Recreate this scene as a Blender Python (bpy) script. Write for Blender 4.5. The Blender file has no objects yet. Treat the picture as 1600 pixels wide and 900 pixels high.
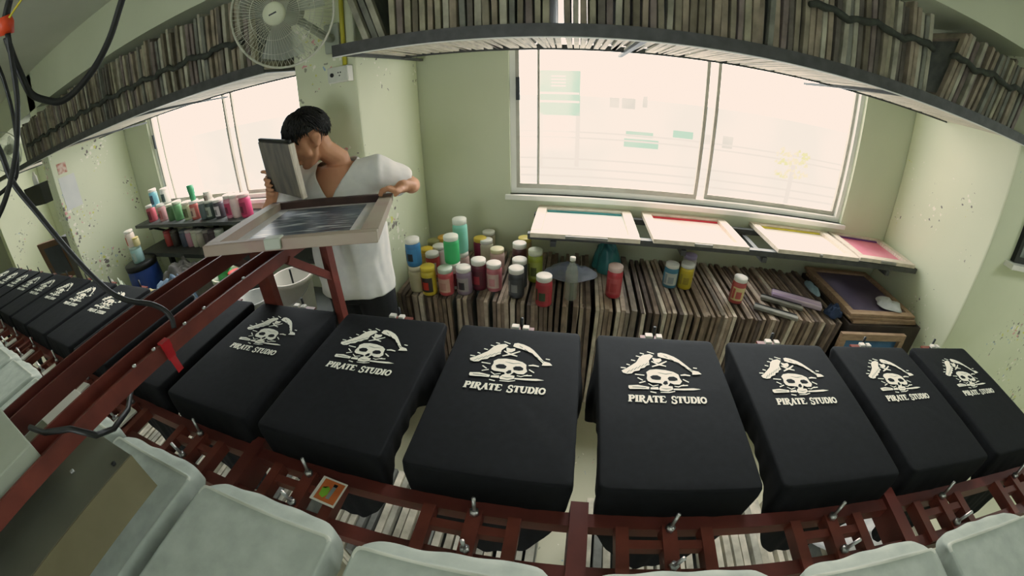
import bpy, bmesh, math, random
from mathutils import Vector, Matrix, noise
random.seed(7)
PI = math.pi
scn = bpy.context.scene
COL = scn.collection
EYE = Vector((0, 0, 1.75))
# ------------------------------------------------------------------ camera geometry (fisheye lens)
RIGHT = Vector((0.98735149, 0.15791612, -0.01412575))
FWD = Vector((-0.14436611, 0.85863654, -0.49183506))
UP = Vector((-0.0655398, 0.48765335, 0.8705738))
FPX, K1, K2 = 611.7064, 0.02367596, 0.01234051
def ray(u, v):
    dx, dy = u - 800.0, 450.0 - v
    r = math.hypot(dx, dy); t = r / FPX
    for _ in range(20):
        t -= (t + K1*t**3 + K2*t**5 - r/FPX) / (1 + 3*K1*t*t + 5*K2*t**4)
    s = math.sin(t) / max(r, 1e-9)
    return RIGHT*(s*dx) + UP*(s*dy) + FWD*math.cos(t)
def at_y(u, v, y):
    d = ray(u, v); return EYE + d*(y/d.y)
def at_z(u, v, z):
    d = ray(u, v); return EYE + d*((z-1.75)/d.z)

# ------------------------------------------------------------------ materials
def srgb(r, g, b):
    f = lambda c: (c/255/12.92) if c/255 <= 0.04045 else ((c/255+0.055)/1.055)**2.4
    return (f(r), f(g), f(b), 1)
MATS = {}
def mat(name, c, rough=0.6, c2=None, scale=8.0, amt=0.5, metal=0.0, bump=0.0, spec=0.4, stretch=None, sheen=0.0):
    if name in MATS: return MATS[name]
    m = bpy.data.materials.new(name); m.use_nodes = True
    nt = m.node_tree; b = nt.nodes['Principled BSDF']
    b.inputs['Roughness'].default_value = rough; b.inputs['Metallic'].default_value = metal
    b.inputs['Specular IOR Level'].default_value = spec
    if sheen: b.inputs['Sheen Weight'].default_value = sheen
    tc = nt.nodes.new('ShaderNodeTexCoord'); mp = nt.nodes.new('ShaderNodeMapping')
    nt.links.new(tc.outputs['Object'], mp.inputs['Vector'])
    if stretch: mp.inputs['Scale'].default_value = stretch
    nz = nt.nodes.new('ShaderNodeTexNoise'); nz.inputs['Scale'].default_value = scale; nz.inputs['Detail'].default_value = 5
    nt.links.new(mp.outputs['Vector'], nz.inputs['Vector'])
    rp = nt.nodes.new('ShaderNodeValToRGB')
    c2 = c2 or tuple(x*0.75 for x in c[:3]) + (1,)
    rp.color_ramp.elements[0].position = 0.5 - 0.25*amt - 0.05; rp.color_ramp.elements[1].position = 0.5 + 0.25*amt + 0.05
    rp.color_ramp.elements[0].color = c2; rp.color_ramp.elements[1].color = c
    nt.links.new(nz.outputs['Fac'], rp.inputs['Fac']); nt.links.new(rp.outputs['Color'], b.inputs['Base Color'])
    if bump:
        bp = nt.nodes.new('ShaderNodeBump'); bp.inputs['Strength'].default_value = bump; bp.inputs['Distance'].default_value = 0.01
        nt.links.new(nz.outputs['Fac'], bp.inputs['Height']); nt.links.new(bp.outputs['Normal'], b.inputs['Normal'])
    MATS[name] = m; return m
def per_object(name, cols, rough=0.75):
    """colour picked per object by its random value, with grain noise on top"""
    m = bpy.data.materials.new(name); m.use_nodes = True; nt = m.node_tree; b = nt.nodes['Principled BSDF']
    b.inputs['Roughness'].default_value = rough; b.inputs['Specular IOR Level'].default_value = 0.25
    oi = nt.nodes.new('ShaderNodeObjectInfo'); rp = nt.nodes.new('ShaderNodeValToRGB'); rp.color_ramp.interpolation = 'CONSTANT'
    el = rp.color_ramp.elements; n = len(cols)
    el[0].color = cols[0]; el[1].position = 1/n; el[1].color = cols[1]
    for i in range(2, n):
        e = el.new(i/n); e.color = cols[i]
    nt.links.new(oi.outputs['Random'], rp.inputs['Fac'])
    tc = nt.nodes.new('ShaderNodeTexCoord'); nz = nt.nodes.new('ShaderNodeTexNoise'); nz.inputs['Scale'].default_value = 14; nz.inputs['Detail'].default_value = 4
    mp = nt.nodes.new('ShaderNodeMapping'); nt.links.new(tc.outputs['Object'], mp.inputs['Vector'])
    nt.links.new(oi.outputs['Random'], mp.inputs['Location']); nt.links.new(mp.outputs['Vector'], nz.inputs['Vector'])
    mr = nt.nodes.new('ShaderNodeMapRange'); mr.inputs['From Min'].default_value = .3; mr.inputs['From Max'].default_value = .7
    mr.inputs['To Min'].default_value = 0.55; mr.inputs['To Max'].default_value = 1.15
    nt.links.new(nz.outputs['Fac'], mr.inputs['Value'])
    mx = nt.nodes.new('ShaderNodeMix'); mx.data_type = 'RGBA'; mx.blend_type = 'MULTIPLY'; mx.inputs['Factor'].default_value = 1
    cb = nt.nodes.new('ShaderNodeCombineColor')
    for k in range(3): nt.links.new(mr.outputs['Result'], cb.inputs[k])
    nt.links.new(rp.outputs['Color'], mx.inputs['A']); nt.links.new(cb.outputs['Color'], mx.inputs['B'])
    nt.links.new(mx.outputs['Result'], b.inputs['Base Color'])
    return m
def wall_mat(name, c, c2, splat=0.0):
    m = mat(name, c, 0.7, c2, 1.6, 0.9, bump=0.06, spec=0.25)
    if splat:
        nt = m.node_tree; b = nt.nodes['Principled BSDF']; src = b.inputs['Base Color'].links[0].from_socket
        tc = nt.nodes.new('ShaderNodeTexCoord')
        vo = nt.nodes.new('ShaderNodeTexVoronoi'); vo.inputs['Scale'].default_value = 27
        nz = nt.nodes.new('ShaderNodeTexNoise'); nz.inputs['Scale'].default_value = 2.2
        dz = nt.nodes.new('ShaderNodeTexNoise'); dz.inputs['Scale'].default_value = 40; nt.links.new(tc.outputs['Object'], dz.inputs['Vector']); ad = nt.nodes.new('ShaderNodeMix'); ad.data_type = 'VECTOR'; ad.inputs['Factor'].default_value = .045; nt.links.new(tc.outputs['Object'], ad.inputs['A']); nt.links.new(dz.outputs['Color'], ad.inputs['B']); nt.links.new(ad.outputs['Result'], vo.inputs['Vector']); nt.links.new(tc.outputs['Object'], nz.inputs['Vector'])
        th = nt.nodes.new('ShaderNodeMath'); th.operation = 'LESS_THAN'; nt.links.new(vo.outputs['Distance'], th.inputs[0]); 
        mr = nt.nodes.new('ShaderNodeMapRange'); mr.inputs['From Min'].default_value = 0.47; mr.inputs['From Max'].default_value = 0.75; mr.inputs['To Min'].default_value = 0.0; mr.inputs['To Max'].default_value = splat
        nt.links.new(nz.outputs['Fac'], mr.inputs['Value']); nt.links.new(mr.outputs['Result'], th.inputs[1])
        rp = nt.nodes.new('ShaderNodeValToRGB'); e = rp.color_ramp.elements; rp.color_ramp.interpolation = 'CONSTANT'
        e[0].color = srgb(150,150,130); e[1].position = .3; e[1].color = srgb(235,232,215)
        for p_, cc in ((.55, srgb(120,110,105)), (.7, srgb(205,205,110)), (.82, srgb(215,150,150)), (.92, srgb(140,165,190))):
            x = e.new(p_); x.color = cc
        sp = nt.nodes.new('ShaderNodeSeparateColor'); nt.links.new(vo.outputs['Color'], sp.inputs['Color']); nt.links.new(sp.outputs[0], rp.inputs['Fac'])
        mx = nt.nodes.new('ShaderNodeMix'); mx.data_type = 'RGBA'
        nt.links.new(th.outputs[0], mx.inputs['Factor']); nt.links.new(src, mx.inputs['A']); nt.links.new(rp.outputs['Color'], mx.inputs['B'])
        nt.links.new(mx.outputs['Result'], b.inputs['Base Color'])
    return m
def emit_mat(name, c, s=1.0, c2=None, scale=1.0):
    m = bpy.data.materials.new(name); m.use_nodes = True; nt = m.node_tree
    for n in list(nt.nodes):
        if n.type == 'BSDF_PRINCIPLED': nt.nodes.remove(n)
    out = [n for n in nt.nodes if n.type == 'OUTPUT_MATERIAL'][0]
    em = nt.nodes.new('ShaderNodeEmission'); em.inputs['Strength'].default_value = s
    tc = nt.nodes.new('ShaderNodeTexCoord'); nz = nt.nodes.new('ShaderNodeTexNoise'); nz.inputs['Scale'].default_value = scale
    rp = nt.nodes.new('ShaderNodeValToRGB'); rp.color_ramp.elements[0].position = .4; rp.color_ramp.elements[1].position = .6
    rp.color_ramp.elements[0].color = c2 or c; rp.color_ramp.elements[1].color = c
    nt.links.new(tc.outputs['Object'], nz.inputs['Vector']); nt.links.new(nz.outputs['Fac'], rp.inputs['Fac'])
    nt.links.new(rp.outputs['Color'], em.inputs['Color']); nt.links.new(em.outputs[0], out.inputs['Surface'])
    return m
def glass_mat(name, tint, gloss=0.06, trans=1.0):
    m = bpy.data.materials.new(name); m.use_nodes = True; nt = m.node_tree
    for n in list(nt.nodes):
        if n.type == 'BSDF_PRINCIPLED': nt.nodes.remove(n)
    out = [n for n in nt.nodes if n.type == 'OUTPUT_MATERIAL'][0]
    t = nt.nodes.new('ShaderNodeBsdfTransparent'); t.inputs['Color'].default_value = tint
    g = nt.nodes.new('ShaderNodeBsdfGlossy'); g.inputs['Roughness'].default_value = 0.08
    mx = nt.nodes.new('ShaderNodeMixShader'); mx.inputs['Fac'].default_value = gloss
    nt.links.new(t.outputs[0], mx.inputs[1]); nt.links.new(g.outputs[0], mx.inputs[2]); nt.links.new(mx.outputs[0], out.inputs['Surface'])
    return m

m_wall = wall_mat('wall_paint', srgb(197,201,173), srgb(185,190,162))
m_pillar = wall_mat('pillar_paint', srgb(216,220,188), srgb(203,208,175), splat=0.55)
m_ceil = wall_mat('ceiling_paint', srgb(205,205,190), srgb(190,192,178))
m_floor = wall_mat('floor_screed', srgb(216,212,182), srgb(178,178,152), splat=0.3)
m_alu = mat('window_aluminium', srgb(226,226,218), 0.45, srgb(210,210,202), 3)
m_alud = mat('sash_aluminium', srgb(176,170,156), 0.5)
m_glass = glass_mat('window_glass', (0.99, 0.99, 0.98, 1))
m_wood = per_object('weathered_frame_wood', [srgb(134,126,106), srgb(112,104,86), srgb(150,144,120), srgb(122,110,102), srgb(98,92,82), srgb(142,130,110), srgb(160,156,136), srgb(116,116,104)])
m_woodlow = per_object('stained_frame_wood', [srgb(146,126,108), srgb(118,100,86), srgb(180,162,144), srgb(132,114,100), srgb(98,84,76), srgb(156,136,118), srgb(204,190,170), srgb(128,116,104)])
m_woodpale = per_object('bleached_frame_wood', [srgb(216,208,184), srgb(196,190,168), srgb(228,222,200), srgb(180,176,158), srgb(120,120,112), srgb(208,200,176)])
m_mesh = mat('screen_mesh', srgb(120,122,112), 0.7, srgb(84,88,84), 12)
m_pine = mat('pale_frame_wood', srgb(228,216,196), 0.6, srgb(196,182,162), 18, stretch=(1,6,1))
m_steel = mat('dark_shelf_steel', srgb(74,74,72), 0.55, srgb(56,56,54), 20)
m_red = mat('red_oxide_steel', srgb(104,46,38), 0.5, srgb(76,32,27), 9, 0.9, bump=0.05)
m_redd = mat('red_oxide_steel_worn', srgb(124,58,46), 0.5, srgb(88,38,31), 14, 0.9, bump=0.05)
m_black = mat('black_jersey', srgb(20,21,23), 0.85, srgb(15,16,17), 40, bump=0.05, spec=0.15)
m_ink = mat('cream_plastisol_ink', srgb(232,234,214), 0.6, srgb(222,224,204), 60)
m_grey = mat('grey_jersey', srgb(164,172,160), 0.9, srgb(146,154,143), 14, bump=0.1, spec=0.2)
m_greyseam = mat('grey_seam', srgb(200,206,190), 0.9)
m_ply = mat('platen_board', srgb(150,130,100), 0.7)
m_zinc = mat('zinc_bolt', srgb(200,200,200), 0.3, metal=0.9)
m_sheet = mat('galvanised_sheet', srgb(150,152,138), 0.38, srgb(112,112,96), 3.0, 1.0, metal=0.55)
m_khaki = mat('stained_sheet', srgb(142,132,104), 0.5, srgb(110,102,78), 5, 1.0, metal=0.3)
m_paint = mat('grey_enamel', srgb(178,184,168), 0.5, srgb(160,166,150), 4)
m_white = mat('white_plastic', srgb(232,230,218), 0.45, srgb(218,216,204), 6)
m_paper = mat('paper', srgb(238,234,226), 0.8, srgb(225,220,210), 6)
m_rubber = mat('black_cable', srgb(26,26,26), 0.45)
m_redtape = mat('red_tape', srgb(176,14,26), 0.5, srgb(150,10,20), 20)
m_orange = mat('orange_plastic', srgb(226,74,32), 0.45)
m_yellow = mat('yellow_conduit', srgb(206,196,60), 0.5)
m_rope = mat('dark_green_cloth_rope', srgb(62,66,56), 0.9, srgb(44,46,40), 30)
m_skin = mat('skin', srgb(212,156,120), 0.55, srgb(196,138,106), 7, spec=0.3)
m_hair = mat('black_hair', srgb(26,22,18), 0.5, srgb(14,12,10), 50, spec=0.4)
m_tee = mat('white_cotton', srgb(236,236,232), 0.85, srgb(226,226,224), 20, spec=0.2)
m_trouser = mat('black_trousers', srgb(28,29,32), 0.8)
m_lip = mat('lips', srgb(140,84,70), 0.5)
m_blk = mat('black_paint', srgb(30,30,30), 0.5, srgb(20,20,20), 10)

# ------------------------------------------------------------------ mesh helper
class MB:
    def __init__(s): s.v = []; s.f = []; s.m = []; s.sm = []
    def add(s, vs, fs, mi=0, smooth=False, M=None):
        o = len(s.v)
        for p in vs:
            p = Vector(p); s.v.append(tuple(M @ p) if M else tuple(p))
        for f in fs:
            s.f.append(tuple(o+i for i in f)); s.m.append(mi); s.sm.append(smooth)
        return s
    def box(s, a, b, mi=0, M=None, bev=0.0):
        (x0, y0, z0), (x1, y1, z1) = a, b
        if bev > 0:
            bm = bmesh.new(); bmesh.ops.create_cube(bm, size=1)
            for v in bm.verts:
                v.co = Vector(((x0+x1)/2+v.co.x*(x1-x0), (y0+y1)/2+v.co.y*(y1-y0), (z0+z1)/2+v.co.z*(z1-z0)))
            bmesh.ops.bevel(bm, geom=bm.edges[:], offset=bev, segments=2, affect='EDGES', profile=0.5)
            bm.verts.index_update()
            s.add([v.co.copy() for v in bm.verts], [[v.index for v in f.verts] for f in bm.faces], mi, False, M); bm.free(); return s
        return s.add([(x0,y0,z0),(x1,y0,z0),(x1,y1,z0),(x0,y1,z0),(x0,y0,z1),(x1,y0,z1),(x1,y1,z1),(x0,y1,z1)],
              [(0,3,2,1),(4,5,6,7),(0,1,5,4),(1,2,6,5),(2,3,7,6),(3,0,4,7)], mi, False, M)
    def bar(s, p, q, w, h, mi=0, up=(0,0,1)):
        p, q = Vector(p), Vector(q); d = (q-p); L = d.length; y = d/L
        x = y.cross(Vector(up))
        x = x.normalized() if x.length > 1e-5 else Vector((1,0,0)); z = x.cross(y)
        M = Matrix((( x.x, y.x, z.x, p.x), (x.y, y.y, z.y, p.y), (x.z, y.z, z.z, p.z), (0,0,0,1)))
        return s.box((-w/2, 0, -h/2), (w/2, L, h/2), mi, M)
    def tube(s, pts, r, mi=0, n=10, caps=True, round_caps=False, sq=1.0):
        pts = [Vector(p) for p in pts]; rs = r if isinstance(r, (list, tuple)) else [r]*len(pts)
        rings = []
        T = []
        for i in range(len(pts)):
            a = pts[max(i-1,0)]; b = pts[min(i+1,len(pts)-1)]; T.append((b-a).normalized())
        u = T[0].orthogonal().normalized()
        if round_caps:
            ext = []
            for k in range(3, 0, -1):
                a = k/3*PI/2*0.98; ext.append((pts[0]-T[0]*rs[0]*math.sin(a), rs[0]*math.cos(a)))
            ext2 = []
            for k in range(1, 4):
                a = k/3*PI/2*0.98; ext2.append((pts[-1]+T[-1]*rs[-1]*math.sin(a), rs[-1]*math.cos(a)))
            T = [T[0]]*3 + T + [T[-1]]*3
            pts = [e[0] for e in ext] + pts + [e[0] for e in ext2]; rs = [e[1] for e in ext] + list(rs) + [e[1] for e in ext2]
        vs = []; fs = []
        for i, p in enumerate(pts):
            u = (u - T[i]*u.dot(T[i])).normalized(); w = T[i].cross(u)
            for k in range(n):
                a = 2*PI*k/n; vs.append(p + (u*math.cos(a) + w*math.sin(a)*sq)*rs[i])
        for i in range(len(pts)-1):
            for k in range(n):
                k2 = (k+1) % n; fs.append((i*n+k, i*n+k2, (i+1)*n+k2, (i+1)*n+k))
        if caps:
            fs.append(tuple(range(n-1,-1,-1))); fs.append(tuple((len(pts)-1)*n+k for k in range(n)))
        return s.add(vs, fs, mi, True)
    def lathe(s, prof, mi=0, n=24, c=(0,0,0), M=None, smooth=True):
        vs = []; fs = []; m = len(prof)
        for r, z in prof:
            for k in range(n):
                a = 2*PI*k/n; vs.append((c[0]+r*math.cos(a), c[1]+r*math.sin(a), c[2]+z))
        for i in range(m-1):
            for k in range(n):
                k2 = (k+1) % n; fs.append((i*n+k, i*n+k2, (i+1)*n+k2, (i+1)*n+k))
        if prof[0][0] > 1e-6: fs.append(tuple(range(n-1,-1,-1)))
        if prof[-1][0] > 1e-6: fs.append(tuple((m-1)*n+k for k in range(n)))
        return s.add(vs, fs, mi, smooth, M)
    def ell(s, c, r, M=None, mi=0, nu=20, nv=12):
        vs = []; fs = []
        for j in range(1, nv):
            t = PI*j/nv
            for i in range(nu):
                a = 2*PI*i/nu; vs.append((c[0]+r[0]*math.sin(t)*math.cos(a), c[1]+r[1]*math.sin(t)*math.sin(a), c[2]+r[2]*math.cos(t)))
        vs.append((c[0], c[1], c[2]+r[2])); vs.append((c[0], c[1], c[2]-r[2])); a = len(vs)-2
        for j in range(nv-2):
            for i in range(nu):
                i2 = (i+1) % nu; fs.append((j*nu+i, (j+1)*nu+i, (j+1)*nu+i2, j*nu+i2))
        for i in range(nu):
            i2 = (i+1) % nu; fs.append((a, i, i2)); fs.append((a+1, (nv-2)*nu+i2, (nv-2)*nu+i))
        return s.add(vs, fs, mi, True, M)
    def poly(s, pts, mi=0, M=None):
        """flat polygon (ear-clipped by bmesh when concave)"""
        bm = bmesh.new(); vs = [bm.verts.new(p) for p in pts]; f = bm.faces.new(vs)
        r = bmesh.ops.triangulate(bm, faces=[f], ngon_method='EAR_CLIP'); bm.verts.index_update()
        s.add([v.co.copy() for v in bm.verts], [[v.index for v in g.verts] for g in bm.faces], mi, False, M); bm.free(); return s
    def quad(s, a, b, c, d, mi=0): return s.add([a,b,c,d], [(0,1,2,3)], mi)
    def mesh(s, name, mats):
        me = bpy.data.meshes.new(name); me.from_pydata(s.v, [], s.f)
        for m in (mats if isinstance(mats, (list, tuple)) else [mats]): me.materials.append(m)
        me.polygons.foreach_set('material_index', s.m); me.polygons.foreach_set('use_smooth', s.sm); me.update(); return me
    def build(s, name, mats, parent=None):
        return link(name, s.mesh(name, mats), parent)
def link(name, me, parent=None):
    o = bpy.data.objects.new(name, me); COL.objects.link(o)
    if parent: o.parent = parent
    return o
def tag(o, label, cat, group=None):
    o['label'] = label; o['category'] = cat
    if group: o['group'] = group
    return o
def thing(name, label, cat, loc=(0,0,0), rz=0, group=None):
    o = bpy.data.objects.new(name, None); COL.objects.link(o); o.location = loc; o.rotation_euler = (0,0,rz); o.empty_display_size = .05
    return tag(o, label, cat, group)
def struct(o): o['kind'] = 'structure'; return o
def child_at(o, parent):            # parent an object built in world coordinates under an Empty that has a location
    o.parent = parent; o.matrix_parent_inverse = Matrix.Translation(parent.location).inverted() if parent.rotation_euler[2] == 0 else parent.matrix_basis.inverted(); return o
def copy_tree(root):
    r = root.copy(); COL.objects.link(r)
    for ch in root.children:
        c = ch.copy(); COL.objects.link(c); c.parent = r
        for g in ch.children:
            d = g.copy(); COL.objects.link(d); d.parent = c
    return r
def settle(mb, voxel, smooth=4, it=0.6):
    """fuse overlapping closed shapes into one continuous skin"""
    me = mb.mesh('tmp', m_skin); o = link('tmp', me)
    md = o.modifiers.new('r', 'REMESH'); md.mode = 'VOXEL'; md.voxel_size = voxel; md.use_smooth_shade = True
    sm = o.modifiers.new('s', 'SMOOTH'); sm.factor = it; sm.iterations = smooth
    dg = bpy.context.evaluated_depsgraph_get(); out = bpy.data.meshes.new_from_object(o.evaluated_get(dg))
    bpy.data.objects.remove(o); bpy.data.meshes.remove(me)
    for p in out.polygons: p.use_smooth = True
    return out
#=====PART2=====
# ================================================================== SETTING
D = 2.40            # window wall
GR = 'structure'
fl = struct(MB().box((-9.6,-3.2,-0.1),(5.2,2.6,0.0)).build('floor', m_floor))
ce = struct(MB().box((-9.6,-3.2,2.72),(5.2,2.6,2.85)).build('ceiling', m_ceil))
WIN = [(-0.403, 1.935), (-3.96, -1.62), (-7.4, -5.1)]; WZ0, WZ1 = 1.065, 2.34  # last window is out of view, added to light the far left bay
b = MB(); xs = [-9.6] + [x for w in sorted(WIN) for x in w] + [5.2]
for i in range(0, len(xs), 2): b.box((xs[i], D, 0), (xs[i+1], D+.16, 2.72))
for x0, x1 in WIN:
    b.box((x0, D, 0), (x1, D+.16, WZ0)); b.box((x0, D, WZ1), (x1, D+.16, 2.72))
struct(b.build('wall_back', m_wall))
struct(MB().box((-9.6,1.5,2.39),(5.2,D,2.72)).build('beam', m_wall))
struct(MB().box((-1.33,1.66,0),(-.974,D,2.72), bev=.012).build('pillar', m_pillar))
struct(MB().box((-4.68,1.5,0),(-4.46,D,2.72), bev=.008).build('pillar', m_pillar))
struct(MB().box((-8.1,1.5,0),(-7.85,D,2.72), bev=.008).build('pillar', m_pillar))
struct(MB().box((2.40,1.5,0),(5.2,D,2.72), bev=.012).build('wall_right', m_pillar))
struct(MB().box((-9.7,-3.2,0),(-9.5,2.6,2.72)).build('wall_left', m_wall))
struct(MB().box((5.0,-3.2,0),(5.2,1.5,2.72)).build('wall_side', m_wall))
b = MB(); b.box((-9.6,-3.35,0),(-1.5,-3.2,2.72)); b.box((-.1,-3.35,0),(5.2,-3.2,2.72)); b.box((-1.5,-3.35,2.1),(-.1,-3.2,2.72)); struct(b.build('wall_front', m_wall))
# windows
for wi, (x0, x1) in enumerate(WIN):
    fr = MB(); Y0, Y1 = D+.03, D+.10; t = .035
    fr.box((x0, Y0, WZ0), (x1, Y1, WZ0+t)); fr.box((x0, Y0, WZ1-t), (x1, Y1, WZ1)); fr.box((x0, Y0, WZ0+t), (x0+t, Y1, WZ1-t)); fr.box((x1-t, Y0, WZ0+t), (x1, Y1, WZ1-t))
    fo = struct(fr.build('window_%d' % (wi+1), m_alu))
    # inner sill ledge
    MB().box((x0-.03, D-.03, WZ0-.03), (x1+.03, D+.05, WZ0)).build('sill', m_alu, fo)
    mid = (x0+x1)/2
    for (a, c, yy) in ((x0+t, mid-.02+ (0.05 if wi==0 else .06), D+.045), (mid+.09, x1-t, D+.075)):
        s_ = MB(); z0, z1 = WZ0+t, WZ1-t
        st = .022
        s_.box((a, yy-.012, z0), (a+st, yy+.012, z1)); s_.box((c-st, yy-.012, z0), (c, yy+.012, z1)); s_.box((a+st, yy-.012, z0), (c-st, yy+.012, z0+.03)); s_.box((a+st, yy-.012, z1-.03), (c-st, yy+.012, z1))
        if a < mid: s_.box((a+.13, yy-.010, z0), (a+.145, yy+.010, z1), 1)
        so = s_.build('sash', [m_alud, m_alud], fo)
        MB().quad((a+st, yy, z0+.03), (c-st, yy, z0+.03), (c-st, yy, z1-.03), (a+st, yy, z1-.03)).build('pane', m_glass, so)
    lk = MB().box((x0+.04, D+.012, 1.66), (x0+.062, D+.03, 1.80)); lk.build('latch', m_blk, fo)

# outdoors: overexposed daylight painted in as emission, the surfaces glow
m_wallglow = emit_mat('daylight_glow_wall', (1.5, 1.5, 1.5, 1), 1.0, (1.25, 1.3, 1.3, 1), .5)
m_mint = emit_mat('daylight_glow_mint_sign', (0.74, 1.02, .80, 1), 1.0, (.62, .95, .72, 1), .8)
m_pale = emit_mat('daylight_glow_lettering', (0.92, .92, .86, 1), 1.0, (1.1, 1.1, 1.05, 1), 1.0)
m_leafo = emit_mat('daylight_glow_leaves', (1.1, 1.2, .50, 1), 1.0, (1.4, 1.3, .9, 1), 3)
m_lines = emit_mat('daylight_glow_lines', (1.12, 1.1, 1.08, 1), 1.0)
def out_rect(mb, u0, v0, u1, v1, y, mi=0, yo=0):
    p = [at_y(u0, v0, y), at_y(u1, v0, y), at_y(u1, v1, y), at_y(u0, v1, y)]
    x0 = min(q.x for q in p); x1 = max(q.x for q in p); zt = (p[0].z+p[1].z)/2; zb = (p[2].z+p[3].z)/2
    mb.box((x0, y-yo-.04, zb), (x1, y-yo, zt), mi)
Yo = 9.0
t_ = thing('street_sign', 'large mint sign with painted-in daylight glow seen outdoors behind the wide window', 'sign', (.4, Yo, 0))
mb = MB(); out_rect(mb, 842, 110, 906, 180, Yo); child_at(mb.build('sign_panel', m_mint), t_)
mb = MB(); 
for v in (118, 123, 128, 133): out_rect(mb, 862, v, 884, v+2, Yo, 0, .05)
out_rect(mb, 843, 144, 905, 147, Yo, 0, .05); out_rect(mb, 843, 157, 905, 160, Yo, 0, .05)
child_at(mb.build('sign_lettering', m_wallglow), t_)
for u in (846, 902):
    mb = MB(); out_rect(mb, u-2, 176, u+2, 260, Yo); child_at(mb.build('sign_post', m_lines), t_)
t_ = thing('shop_building', 'low shop building with painted-in daylight glow across the street outside', 'building', (3, Yo+1.5, 0))
mb = MB(); mb.box((-14, Yo+1.4, -2.5), (16, Yo+1.6, 1.5)); child_at(mb.build('facade', m_wallglow), t_)
for u0, v0, u1, v1 in ((953,152,967,168),(972,153,992,170),(1005,150,1011,168),(1100,210,1109,225),(1130,213,1143,232)):
    mb = MB(); out_rect(mb, u0, v0, u1, v1, Yo+1.3); child_at(mb.build('shop_lettering', m_pale), t_)
for u0, v0, u1, v1 in ((978,206,1020,214),(975,218,1028,231),(1052,205,1082,216)):
    mb = MB(); out_rect(mb, u0, v0, u1, v1, Yo+1.25); child_at(mb.build('awning', m_mint), t_)
mb = MB()
for v in (205, 214, 247, 262, 274): 
    p = at_y(850, v, Yo+1.2); mb.box((-9, Yo+1.1, p.z), (12, Yo+1.2, p.z+.03))
child_at(mb.build('wall_line', m_lines), t_)
p = at_y(1238, 258, 8.0)
t_ = thing('street_tree', 'small yellow-green tree outdoors, with daylight painted in as glow', 'tree', (p.x, 8.0, 0))
mb = MB()
for i in range(90):
    a = random.uniform(0, 2*PI); r = random.random()**.5*.42; c = (r*math.cos(a), r*math.sin(a)*.6, p.z+random.uniform(-.3,.3))
    e = random.uniform(.03,.07); mb.add([(c[0]-e,c[1],c[2]-e*.4),(c[0]+e,c[1]+.02,c[2]-e*.3),(c[0]+e*.4,c[1],c[2]+e),(c[0]-e*.6,c[1]-.02,c[2]+e*.7)], [(0,1,2,3)])
mb.build('crown', m_leafo, t_); MB().tube([(0,0,-1.5),(.03,0,p.z)], .05).build('trunk', m_lines, t_)

# ------------------------------------------------------------------ screens on edge
def screen_mesh(name, dep, hgt, th, mw, bw=.03):
    b = MB(); h = th/2
    b.box((-h, 0, 0), (h, bw, hgt), 0, bev=.0025); b.box((-h, dep-bw, 0), (h, dep, hgt)); b.box((-h, bw, 0), (h, dep-bw, bw), 0); b.box((-h, bw, hgt-bw), (h, dep-bw, hgt), 0)
    b.quad((h*.8, bw, bw), (h*.8, dep-bw, bw), (h*.8, dep-bw, hgt-bw), (h*.8, bw, hgt-bw), 1)
    return b.mesh(name, [mw, m_mesh])
up_meshes = [screen_mesh('upper_screen', d_, h_, t_, m_wood) for d_, h_, t_ in ((.60,.355,.024),(.58,.37,.021),(.61,.345,.026),(.55,.36,.023),(.60,.338,.022))]
SHZ = 1.962         # shelf surface
def shelf_screens(x0, x1, pitch, label, group, lean=0.0, jit=.012, gaps=()):
    x = x0
    while x < x1:
        me = random.choice(up_meshes)
        if not any(a < x < c for a, c in gaps):
            o = link('printing_screen', me); o.location = (x, 1.462+random.uniform(0,.022), SHZ+.001)
            o.rotation_euler = (0, lean+random.gauss(0, jit), random.gauss(0,.006)); tag(o, label, 'printing screen', group)
        x += pitch*random.uniform(.92,1.08)
m_slat = mat('pale_slat_wood', srgb(214,204,184), .7, srgb(176,166,148), 9, stretch=(8,1,1))
def shelf(x0, x1, label):
    t = thing('overhead_shelf', label, 'shelf', ((x0+x1)/2, 1.45, 1.927))
    mb = MB(); mb.box((x0,1.445,1.927),(x1,1.45,1.975)); mb.box((x0,1.45,1.955),(x1,1.49,1.96)); child_at(mb.build('front_rail', m_steel), t)
    child_at(MB().box((x0,1.4435,1.9225),(x1,1.458,1.9265)).build('rail_lip', m_alu), t)
    mb = MB(); mb.box((x0,2.09,1.935),(x1,2.096,1.965)); child_at(mb.build('back_rail', m_steel), t)
    mb = MB(); k = x0
    while k < x1-.03:
        q = random.uniform(-.02,.02); mb.add([(k,1.462,1.944),(k+.024,1.462,1.944),(k+.024+q,2.085,1.944),(k+q,2.085,1.944),(k,1.462,1.9545),(k+.024,1.462,1.9545),(k+.024+q,2.085,1.9545),(k+q,2.085,1.9545)], [(0,3,2,1),(4,5,6,7),(0,1,5,4),(1,2,6,5),(2,3,7,6),(3,0,4,7)]); k += .0335
    child_at(mb.build('slatted_board', m_slat), t)
    n = max(2, int((x1-x0)/1.15)+1)
    for i in range(n):
        x = x0+.02+(x1-x0-.04)*i/(n-1); mb = MB(); mb.box((x-.012,1.452,1.929),(x+.012,2.38,1.9435)); child_at(mb.build('cross_bar', m_steel), t)
    return t
shelf(-6.5, -1.335, 'long dark steel overhead shelf left of the middle pillar, full of frames')
shelf(-.955, 4.95, 'long dark steel overhead shelf over the wide window, full of frames')
shelf_screens(-5.05, -1.42, .0335, 'narrow wooden printing screen standing on the overhead shelf left of the pillar', 'screens on the left overhead shelf')
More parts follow.
